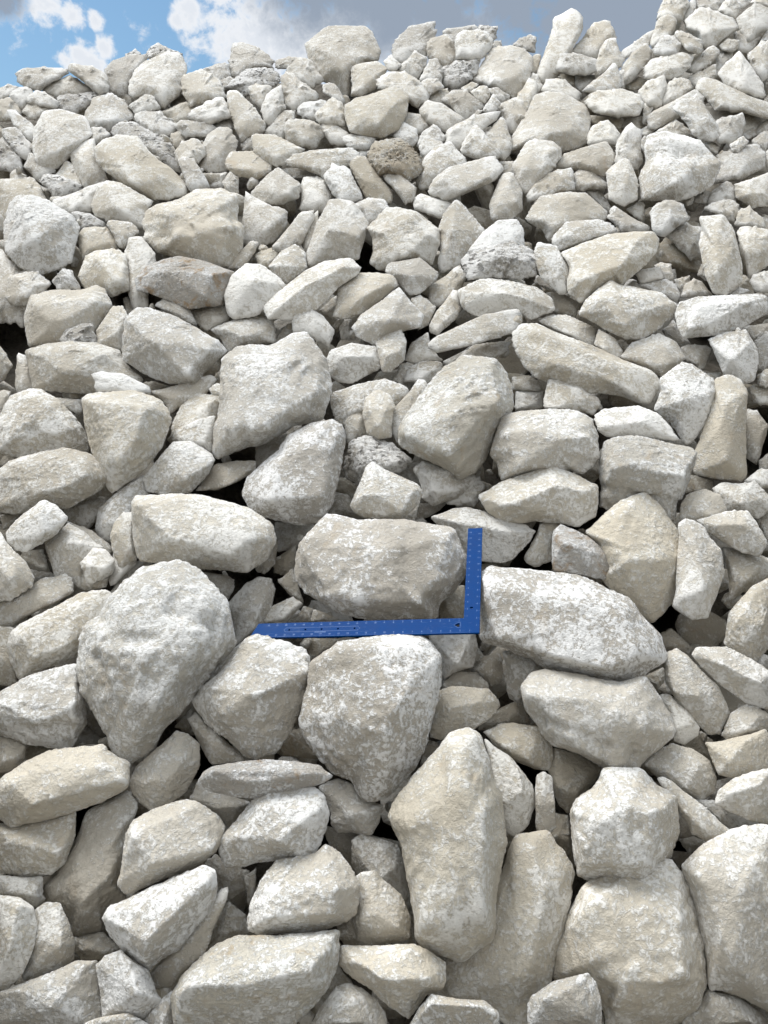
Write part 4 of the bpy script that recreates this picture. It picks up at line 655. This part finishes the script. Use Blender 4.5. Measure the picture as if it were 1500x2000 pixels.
t-1|380,330 560,370 900,440 860,520 560,640 440,480|dark
@1000,1500
t1|210,370 250,270 330,280 345,470 330,520 260,450|rusty brown stone at the right edge under the smooth pale wedge
w8|340,260 380,180 470,120 540,0 760,10 880,120 960,160 975,380 930,520 860,580 810,700 680,715 560,680 450,665 380,630 355,450|white cubic boulder with a grooved front at the lower right|370,240,.6 550,260,.95 900,240,.7 830,260,.9 800,560,.8 420,560,.6|712,280,700,520,12,.10 610,290,600,480,14,.05 830,290,800,540,14,.06 540,300,540,420,14,.04
g8|830,60 900,45 1000,130 1120,220 1250,340 1330,400 1270,470 1150,440 1050,380 990,220 900,120|thin tilted grey shard right of the grooved cubic boulder
c3|965,210 1000,230 1070,390 1030,420 970,420|small stone under the shard
g5|1080,190 1190,190 1200,260 1320,330 1290,360 1240,330|small grey stone beside the shard at the lower right
g3|980,420 1060,400 1140,440 1040,500|dark stone
c8|1190,200 1210,130 1300,60 1420,20 1530,0 1530,340 1400,310 1260,250|smooth white almond stone at the lower right edge|1300,140,.6 1450,100,.5
c7|985,580 1080,480 1150,430 1230,390 1290,355 1450,330 1530,340 1600,500 1600,1500 1500,1440 1340,1340 1200,1290 1150,1310 1110,900 1040,720|very large pale boulder at the bottom right edge with a white crack|1080,620,.5 1350,700,.6 1300,1150,.6|1420,480,1500,900,24,.08
c5|230,1250 250,1100 340,830 420,690 560,600 760,540 930,530 1010,640 1090,850 1130,1100 1140,1250 1110,1380 1000,1480 860,1530 560,1530 520,1350 400,1250|very large rounded beige boulder at the bottom right under the grooved cubic boulder|450,800,.5 950,800,.5 1000,1200,.6 600,1300,.6 700,950,.6|640,760,700,1100,50,.04 540,1300,1000,1300,40,.05
w9|95,1380 110,1340 240,1250 440,1200 490,1250 520,1360 530,1540 90,1540|white boulder with a pale front facet at the bottom edge right|200,1350,.7 340,1290,.8 430,1460,.8
g3|1000,1480 1120,1350 1150,1300 1340,1350 1480,1450 1530,1540 1000,1540|grey flat stone at the bottom edge near the right corner
t-1|920,480 1050,500 980,590 920,530|dark
g2|1150,190 1200,80 1300,60 1180,200|small
"""
rocks = []; ox = oy = 0
for ln in DATA.strip().splitlines():
    if ln[0] == '@': ox, oy = map(int, ln[1:].split(',')); continue
    p = ln.split('|'); pp = lambda s: np.array([[float(q) for q in a.split(',')] for a in s.split()])
    P = pp(p[1])/3+[ox, oy]
    if len(P) < 4: continue
    rd = None
    if len(p) > 3 and p[3]: rd = pp(p[3]); rd[:, :2] = rd[:, :2]/3+[ox, oy]
    gr = pp(p[4]) if len(p) > 4 else []
    x, y = P.T; A = abs(np.sum(x*np.roll(y, -1)-y*np.roll(x, -1)))/2
    rocks.append(dict(kind=p[0][0], layer=int(p[0][1:]), P=P, A=A, label=p[2], rd=rd, gr=[(g[:4]/3+[ox, oy, ox, oy], g[4]/3, g[5]) for g in gr]))
def inside(P, q):
    x, y = P.T; x2, y2 = np.roll(x, -1), np.roll(y, -1); c = (y > q[1]) != (y2 > q[1])
    return (np.sum(c & (q[0] < (x2-x)*(q[1]-y)/(y2-y+1e-9)+x)) % 2) == 1
def hull2(P):
    pts = sorted(map(tuple, P)); out = []
    for seq in (pts, pts[::-1]):
        h = []
        for p in seq:
            while len(h) > 1 and (h[-1][0]-h[-2][0])*(p[1]-h[-2][1])-(h[-1][1]-h[-2][1])*(p[0]-h[-2][0]) <= 0: h.pop()
            h.append(p)
        out += h[:-1]
    return np.array(out)
def ray2(Q, t):
    d = np.array([math.cos(t), math.sin(t)]); e = np.roll(Q, -1, 0)-Q; den = d[0]*e[:, 1]-d[1]*e[:, 0]; den = np.where(abs(den) < 1e-9, 1e-9, den)
    s = (Q[:, 0]*e[:, 1]-Q[:, 1]*e[:, 0])/den; u = (Q[:, 0]*d[1]-Q[:, 1]*d[0])/den; ok = (s > 0) & (u >= -1e-6) & (u <= 1+1e-6)
    return s[ok].max() if ok.any() else 0
def build(rk, i):
    rng = np.random.RandomState(1000+i); P = rk['P']; A = rk['A']; k = rk['kind']
    cx, cy = P.mean(0); C = P-[cx, cy]; U, S, _ = np.linalg.svd(C.T @ C/len(P)); sz = np.sqrt(S); elong = sz[0]/max(sz[1], 1)
    Rm = math.sqrt(A/math.pi)/math.sqrt(max(1, elong))**.8           # half width across
    zc = zplane(cy)*(1-.0115*(rk['layer']-float(np.interp(cy, [0, 350, 800, 1250, 2000], [5, 8, 10, 11, 11])))); m = zc/1500           # metres per pixel there
    tilt = .55
    def zat(y): return zc+tilt*(zplane(np.clip(y, cy-260, cy+260))-zplane(cy))
    z = zat(P[:, 1])+rng.uniform(-.10, .10, len(P))*Rm*m
    pts = [unproj(P[:, 0], P[:, 1], z)]
    rd = rk['rd']
    if rd is None:
        ky = rng.uniform(-.30, .02); kx = rng.uniform(-.2, .2); rd = []
        n = 3 if A < 5000 else 4
        a0 = rng.uniform(0, 6.28)
        for j in range(n):
            t = a0+6.283*j/n; d = np.array([math.cos(t), math.sin(t)])
            ext = (C @ d).max(); q = np.array([cx, cy])+d*ext*rng.uniform(.35, .62)+np.array([kx, ky])*Rm*.5
            rd.append((q[0], q[1], rng.uniform(.5, .8)+.10*d[1]))
        rd = np.array(rd)
    zr = zat(rd[:, 1])-rd[:, 2]*Rm*m*1.0
    pts.append(unproj(rd[:, 0], rd[:, 1], zr))
    Bk = np.array([cx, cy])+C*.62; zb = zat(Bk[:, 1])+Rm*m*rng.uniform(.7, .95); pts.append(unproj(Bk[:, 0], Bk[:, 1], zb))
    pts = np.concatenate(pts); size = Rm*m
    level = 6 if A > 9000 else 5 if A > 3500 else 4
    c, D, r, F, off = rock_shape(pts, k, size, rng, level, 5 if rk['rd'] is None else 4)
    r = r*1.03
    # hollows of the outline: pull the rim in where the traced outline is concave
    pc = np.array([750-1500*c[0]/c[2], 1000+1500*c[1]/c[2]])
    th = np.linspace(-math.pi, math.pi, 181); rt = np.zeros(181)
    Pc = P-pc; Pn = np.roll(Pc, -1, 0)
    for j, t in enumerate(th):
        d = np.array([math.cos(t), math.sin(t)]); e = Pn-Pc; den = d[0]*e[:, 1]-d[1]*e[:, 0]; den = np.where(abs(den) < 1e-9, 1e-9, den)
        s = (Pc[:, 0]*e[:, 1]-Pc[:, 1]*e[:, 0])/den; u = (Pc[:, 0]*d[1]-Pc[:, 1]*d[0])/den
        ok = (s > 0) & (u >= -1e-6) & (u <= 1+1e-6); rt[j] = s[ok].max() if ok.any() else 1e9
    HP = hull2(P)-pc; hr = np.array([ray2(HP, t) for t in th]); rt = np.maximum(rt, .86*hr)
    V = c+D*r[:, None]; px = np.stack([750-1500*V[:, 0]/V[:, 2], 1000+1500*V[:, 1]/V[:, 2]], 1)-pc
    rad = np.hypot(px[:, 0], px[:, 1]); ang = np.arctan2(px[:, 1], px[:, 0]); lim = np.interp(ang, th, rt)*1.0
    nb = 100
    for _ in range(2):
        V = c+D*r[:, None]; px = np.stack([750-1500*V[:, 0]/V[:, 2], 1000+1500*V[:, 1]/V[:, 2]], 1)-pc
        rad = np.hypot(px[:, 0], px[:, 1]); ang = np.arctan2(px[:, 1], px[:, 0]); lim = np.interp(ang, th, rt)
        b = ((ang+math.pi)/(2*math.pi)*nb).astype(int) % nb; mxr = np.zeros(nb); np.maximum.at(mxr, b, rad)
        bc = (np.arange(nb)+.5)/nb*2*math.pi-math.pi; mxr = np.maximum(mxr, 1)
        sm = np.interp(ang, np.r_[bc-2*math.pi, bc, bc+2*math.pi], np.r_[mxr, mxr, mxr])
        gb = np.clip(1.012*np.interp(bc, th, rt)/mxr, .6, 1.3)
        for _k in range(1): gb = .15*np.roll(gb, 1)+.7*gb+.15*np.roll(gb, -1)
        g = np.interp(ang, np.r_[bc-2*math.pi, bc, bc+2*math.pi], np.r_[gb, gb, gb]); r = r*(1+(g-1)*np.clip(rad/sm, 0, 1)**1.6)
    for (x1, y1, x2, y2), wd, dp in rk['gr']:            # grooves and (negative width) steps in the broken face
        V = c+D*r[:, None]; X = 750-1500*V[:, 0]/V[:, 2]; Y = 1000+1500*V[:, 1]/V[:, 2]; front = np.clip((D[:, 2])*4, 0, 1)
        wob = gnoise(D*4+off)*abs(wd)*.5; L = math.hypot(x2-x1, y2-y1); ux, uy = (x2-x1)/L, (y2-y1)/L
        s = np.clip((X-x1)*ux+(Y-y1)*uy, 0, L); d = np.hypot(X-x1-s*ux, Y-y1-s*uy)+wob*.3; sg = (X-x1)*uy-(Y-y1)*ux+wob
        if wd > 0: prof = np.exp(-(d/wd)**2)
        else: prof = np.clip(sg/(.16*-wd), 0, 1)*np.exp(-(np.maximum(d, 0)/-wd)**2)
        r = r-front*prof*dp*size*(.35 if 0 < wd < 9 else 1)
    V = roughen(D*r[:, None], D, size, k, off)+c
    rv = np.tile(rng.uniform(0, 1, 3), (len(V), 1))
    return c2w(V), F, rv, k, c2w(c[None])[0], level
order = sorted(range(len(rocks)), key=lambda i: -rocks[i]['A'])
named = [i for i in order if len(rocks[i]['label'].split()) >= 4][:300]; nset = set(named)
KI = {k: j for j, k in enumerate(MAT)}
SV, SF, SR, SM = [], [], [], []; nacc = 0
def to_stuff(V, F, rv, k):
    global nacc
    SV.append(V); SF.append(F+nacc); SR.append(rv); SM.append(np.full(len(F), KI[k])); nacc += len(V)
for i in order:
    V, F, rv, k, c, level = build(rocks[i], i)
    if i in nset:
        base = np.array([c[0], c[1], V[:, 2].min()])
        me = mesh_from('limestone_rock', V-base, F, [MAT[k]], rv); o = bpy.data.objects.new('limestone_rock', me); o.location = base; COL.objects.link(o)
        o['label'] = rocks[i]['label']; o['category'] = 'rock'; o['group'] = 'limestone rocks in the heap'
    else: to_stuff(V, F, rv, k)
# ---------------------------------------------------------------- rubble filling the heap behind, and on round the frame
SKY = np.array([[-2500, 210], [-200, 200], [0, 172], [40, 150], [130, 150], [200, 140], [330, 120], [400, 145], [450, 115], [600, 130], [740, 135], [770, 110], [1040, 95], [1150, 130], [1260, 110], [1300, 30], [1400, -60], [1700, -130], [4000, -200]], float)
def skyline(x): return np.interp(x, SKY[:, 0], SKY[:, 1])
rng = np.random.RandomState(77)
HOLES = np.array([(20, 655, 42), (430, 975, 48), (708, 520, 20), (672, 1640, 36), (505, 1125, 28), (1295, 1195, 26), (1055, 1085, 20), (1025, 1100, 20), (1478, 880, 24), (1322, 1665, 20),
  (806, 208, 14), (560, 1150, 22), (480, 960, 30), (830, 990, 22), (1130, 1005, 20), (1040, 1490, 20), (755, 1640, 24), (395, 1180, 16), (690, 1270, 18), (150, 590, 20), (810, 660, 22), (270, 590, 22), (160, 1590, 16), (390, 1480, 16), (1385, 640, 14)], float)
def in_hole(x, y, m=0): return bool((np.hypot(HOLES[:, 0]-x, HOLES[:, 1]-y) < HOLES[:, 2]+m).any())
def filler(x, y, rad_px, back, level, kinds='ccggwt', flat=True):
    z = zplane(y)+back; m = z/1500; R = rad_px*m; rg = rng
    q = rg.normal(size=(13, 3)); q /= np.linalg.norm(q, axis=1)[:, None]; ax = rg.uniform([.8, .6, .5], [1.3, 1.0, .85]); q = q*ax*R
    M = np.array(Euler(rg.uniform(-1.2, 1.2, 3)).to_matrix()); q = q @ M.T
    k = kinds[rg.randint(len(kinds))]
    c, D, r, F, off = rock_shape(q, k, R*.8, rg, level, 5)
    V = roughen(D*r[:, None], D, R*.8, k, off)+c+unproj(np.float64(x), np.float64(y), np.float64(z))
    to_stuff(c2w(V), F, np.tile(rg.uniform(0, 1, 3), (len(V), 1)), k)
y = 60.
while y < 2350:                                        # the layer seen in the gaps
    s = 52+.028*y; x = -260.+rng.uniform(0, s)
    while x < 1760:
        yy = y+rng.uniform(-.25, .25)*s
        if yy > skyline(x)+s*.45+8 and not in_hole(x, yy, s*.55): filler(x, yy, s*rng.uniform(.6, .8)*(1 if yy > skyline(x)+s*1.3 else .75), .095+.05*zplane(yy)+rng.uniform(0, .02), 4, 'ggtttt')
        x += s*1.05
    y += s*.95
for _ in range(520):                                   # chips and grit caught between the stones
    x, y = rng.uniform(-60, 1560), rng.uniform(230, 2050)
    if not in_hole(x, y, 14): filler(x, y, rng.uniform(10, 22)*(.6+y/2500), .045+rng.uniform(0, .05)+.035*zplane(y), 3, 'ccggwt')
y = -150.
while y < 3300:                                        # the same heap going on beyond the frame
    s = 70+.05*y; x = -2300.+rng.uniform(0, s)
    while x < 3800:
        yy = y+rng.uniform(-.3, .3)*s
        if (x < -60-s*.55 or x > 1560+s*.55 or yy > 2060+s*.6) and yy > skyline(x)+s*.45: filler(x, yy, s*rng.uniform(.68, .95), -.02+rng.uniform(-.025, .03), 3 if yy > 2200 or x < -500 or x > 2000 else 4, 'ccwgcgwt')
        x += s*1.0
    y += s*.85
me = mesh_from('rubble', np.concatenate(SV), np.concatenate(SF), list(MAT.values()), np.concatenate(SR), np.concatenate(SM))
o = bpy.data.objects.new('rubble', me); COL.objects.link(o)
o['label'] = 'small loose limestone rubble filling the gaps of the heap'; o['category'] = 'rubble'; o['kind'] = 'stuff'
# ---------------------------------------------------------------- the body of the heap and the ground
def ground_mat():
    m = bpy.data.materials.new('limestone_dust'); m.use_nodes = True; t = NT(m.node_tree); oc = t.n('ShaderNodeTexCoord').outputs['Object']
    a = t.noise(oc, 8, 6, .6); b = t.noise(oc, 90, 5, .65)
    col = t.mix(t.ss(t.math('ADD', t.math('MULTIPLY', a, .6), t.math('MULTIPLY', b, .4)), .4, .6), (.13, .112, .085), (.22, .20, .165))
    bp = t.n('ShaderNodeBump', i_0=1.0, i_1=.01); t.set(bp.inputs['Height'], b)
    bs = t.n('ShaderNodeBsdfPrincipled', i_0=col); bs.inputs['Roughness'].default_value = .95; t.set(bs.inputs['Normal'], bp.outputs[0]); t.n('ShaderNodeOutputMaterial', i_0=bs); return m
GM = ground_mat()
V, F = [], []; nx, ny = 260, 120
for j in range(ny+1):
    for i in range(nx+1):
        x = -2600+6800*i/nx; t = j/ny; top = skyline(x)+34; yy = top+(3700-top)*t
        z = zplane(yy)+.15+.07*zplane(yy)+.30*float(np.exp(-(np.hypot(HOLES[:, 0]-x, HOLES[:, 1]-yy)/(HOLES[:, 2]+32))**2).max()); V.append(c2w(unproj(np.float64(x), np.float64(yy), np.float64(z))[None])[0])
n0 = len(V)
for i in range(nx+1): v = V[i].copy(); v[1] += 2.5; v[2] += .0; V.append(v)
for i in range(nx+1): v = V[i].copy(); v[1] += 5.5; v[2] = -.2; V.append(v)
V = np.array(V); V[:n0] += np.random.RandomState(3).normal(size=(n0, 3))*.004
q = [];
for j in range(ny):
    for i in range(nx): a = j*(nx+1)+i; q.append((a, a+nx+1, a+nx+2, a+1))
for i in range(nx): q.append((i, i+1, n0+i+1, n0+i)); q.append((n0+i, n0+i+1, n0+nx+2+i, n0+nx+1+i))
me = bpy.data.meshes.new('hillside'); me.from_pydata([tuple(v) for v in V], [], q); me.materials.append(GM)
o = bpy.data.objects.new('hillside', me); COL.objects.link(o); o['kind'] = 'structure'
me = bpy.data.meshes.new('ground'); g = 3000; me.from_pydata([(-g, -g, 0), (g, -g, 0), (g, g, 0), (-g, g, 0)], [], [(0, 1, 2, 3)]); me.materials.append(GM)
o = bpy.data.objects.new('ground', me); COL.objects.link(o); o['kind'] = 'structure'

# ---------------------------------------------------------------- the blue square
def plain(name, col, rough=.4, metal=0.0):
    m = bpy.data.materials.new(name); m.use_nodes = True; b = m.node_tree.nodes['Principled BSDF']
    b.inputs['Base Color'].default_value = (*col, 1); b.inputs['Roughness'].default_value = rough; b.inputs['Metallic'].default_value = metal; return m
def blue_mat():
    m = bpy.data.materials.new('blue_anodised_aluminium'); m.use_nodes = True; t = NT(m.node_tree); oc = t.n('ShaderNodeTexCoord').outputs['Object']
    a = t.noise(oc, 60, 4, .6); b = t.noise(oc, 900, 2, .6)
    col = t.mix(a, (.0, .028, .120), (.0, .038, .160))
    du = t.math('MULTIPLY', t.ss(t.noise(oc, 45, 6, .7, .5), .54, .70), t.ss(t.noise(oc, 420, 4, .7), .40, .62)); col = t.mix(t.math('MULTIPLY', du, .05), col, (.30, .36, .42))
    mp = t.n('ShaderNodeMapping', i_0=oc); mp.inputs['Scale'].default_value = (1, 22, 1); mp.inputs['Rotation'].default_value = (0, 0, .3)
    col = t.mix(t.math('MULTIPLY', t.ss(t.noise(mp.outputs[0], 55, 3, .6), .66, .70), .22), col, (.25, .35, .5))
    bs = t.n('ShaderNodeBsdfPrincipled', i_0=col); bs.inputs['Metallic'].default_value = 0; bs.inputs['Specular IOR Level'].default_value = .03; t.set(bs.inputs['Roughness'], t.math('MULTIPLY_ADD', a, .2, .32))
    bp = t.n('ShaderNodeBump', i_0=.3, i_1=.0002); t.set(bp.inputs['Height'], b); t.set(bs.inputs['Normal'], bp.outputs[0]); t.n('ShaderNodeOutputMaterial', i_0=bs); return m
SCL = .955                                              # nearer along the view lines and smaller in step: same pose
POSE = [-0.85652, -0.2098, -0.03394, 0.09782, -0.12381, -0.78818, 0.15998, 0.02001, 0.01649, 0.00374]
L1, L2, W1, W2, E1 = .25, POSE[6], POSE[7], POSE[8], .0060
ax = Vector(POSE[:3]); Mr = Matrix.Rotation(ax.length, 4, ax.normalized())
Mc = Matrix.Translation((0, 0, CAM_H)) @ Euler((math.radians(90)+PITCH, 0, 0)).to_matrix().to_4x4()
MW = Mc @ Matrix.Translation(Vector(POSE[3:6])*SCL) @ Mr @ Matrix.Scale(SCL, 4)
T = .002
def arc(cx, cy, r, n=14, a0=0., a1=2*math.pi, rx=None): return [(cx+(rx or r)*math.cos(a0+(a1-a0)*k/n), cy+r*math.sin(a0+(a1-a0)*k/n)) for k in range(n)]
outline = [(0, 0), (0, L2), (-W2, L2), (-W2, W1), (-L1+E1, W1), (-L1, 0)]
holes = [arc(-.2065+.0183*k*1.0, .0100, .0013) for k in range(5)]
holes.append([(-.0268, .0108), (-.0228, .0133), (-.0206, .0133), (-.0206, .0083), (-.0228, .0083)])
holes.append(arc(-.0090, .0345, .0014, rx=.0020))
def cutout(name, outline, holes, t0, t1, mat, parent=None, bev=0):
    cu = bpy.data.curves.new(name, 'CURVE'); cu.dimensions = '2D'; cu.fill_mode = 'BOTH'; cu.extrude = (t1-t0)/2; cu.bevel_depth = bev
    for loop in [outline]+holes:
        s = cu.splines.new('POLY'); s.points.add(len(loop)-1); s.use_cyclic_u = True
        for k, (x, y) in enumerate(loop): s.points[k].co = (x, y, 0, 1)
    ob = bpy.data.objects.new(name, cu); COL.objects.link(ob); dg = bpy.context.evaluated_depsgraph_get(); dg.update()
    me = bpy.data.meshes.new_from_object(ob.evaluated_get(dg)); bpy.data.objects.remove(ob); me.name = name
    for v in me.vertices: v.co.z += (t0+t1)/2
    me.materials.clear(); me.materials.append(mat); o = bpy.data.objects.new(name, me); COL.objects.link(o); o.parent = parent; return o
root = bpy.data.objects.new('carpenter_square', None); COL.objects.link(root); root.matrix_world = MW; root.empty_display_size = .05
root['label'] = 'blue metal L-shaped carpenter square with pale tick marks lying across the rocks'; root['category'] = 'square'
cutout('blade', outline, holes, -T, 0, blue_mat(), root, .00022)
INK = plain('pale_blue_printing', (.02, .10, .28), .5)
def text_mesh(items):                                    # engraved numbers and ticks, one mesh per scale
    bm = bmesh.new()
    for kind, *a in items:
        if kind == 'box':
            x, y, w_, h_ = a; vs = [bm.verts.new((x+dx*w_/2, y+dy*h_/2, .00026)) for dx, dy in ((-1, -1), (1, -1), (1, 1), (-1, 1))]; bm.faces.new(vs)
        else:
            s, x, y, size, rot = a; cu = bpy.data.curves.new('t', 'FONT'); cu.body = s; cu.size = size; cu.align_x = 'CENTER'; cu.align_y = 'CENTER'; cu.offset = .00003
            ob = bpy.data.objects.new('t', cu); COL.objects.link(ob); dg = bpy.context.evaluated_depsgraph_get(); dg.update()
            me = bpy.data.meshes.new_from_object(ob.evaluated_get(dg)); bpy.data.objects.remove(ob)
            mt = Matrix.Translation((x, y, .00026)) @ Matrix.Rotation(rot, 4, 'Z'); me.transform(mt); bm.from_mesh(me); bpy.data.meshes.remove(me)
    return bm
def add_marks(name, items):
    bm = text_mesh(items); me = bpy.data.meshes.new(name); bm.to_mesh(me); bm.free(); me.materials.clear(); me.materials.append(INK)
    o = bpy.data.objects.new(name, me); COL.objects.link(o); o.parent = root
it = []
for k in range(1, 25):
    it.append(('text', str(k), -.01*k, .0032, .0026, 0)); it.append(('box', -.01*k, .0009, .0002, .0014))
for k in range(1, 24):
    x = -W2-.01*k+.005
    if x > -L1+E1+.004: it.append(('text', str(k), x, W1-.0032, .0026, 0)); it.append(('box', x, W1-.0009, .0002, .0014))
for k in range(10, 247):
    if k % 10: it.append(('box', -.001*k, .0006, .0001, .0008))
add_marks('long_scale', it)
it = []
for k in range(1, 16):
    it.append(('text', str(k), -.0032, .01*k, .0026, 0)); it.append(('box', -.0009, .01*k, .0014, .0002))
    y = W1+.01*k-.007
    if y < L2-.003: it.append(('text', str(k), -W2+.0032, y, .0026, 0)); it.append(('box', -W2+.0009, y, .0014, .0002))
add_marks('short_scale', it)
def ring(pts, w_):                                        # thin printed frame line
    n = len(pts); c = (sum(p[0] for p in pts)/n, sum(p[1] for p in pts)/n); out = []
    for k in range(n):
        a, b = Vector(pts[k]), Vector(pts[(k+1) % n]); d = (b-a).normalized(); nn = Vector((-d.y, d.x))*w_/2; out.append((a+nn, b+nn, b-nn, a-nn))
    return out
bm = bmesh.new()
fr = [(-.2125, .0100), (-.2105, .0128), (-.1300, .0128), (-.1275, .0100), (-.1300, .0072), (-.2105, .0072)]
tr = [(-.0268, .0108), (-.0228, .0142), (-.0198, .0142), (-.0198, .0074), (-.0228, .0074)]
for pts in (fr, tr):
    for qd in ring(pts, .00022): bm.faces.new([bm.verts.new((p.x, p.y, .00028)) for p in qd])
for k in range(9): vs = [(-.177+.0014*k, .0055), (-.176+.0014*k, .0055), (-.176+.0014*k, .0064), (-.177+.0014*k, .0064)]; bm.faces.new([bm.verts.new((*p, .00028)) for p in vs])
me = bpy.data.meshes.new('printed_frame'); bm.to_mesh(me); bm.free(); me.materials.append(INK); o = bpy.data.objects.new('printed_frame', me); COL.objects.link(o); o.parent = root
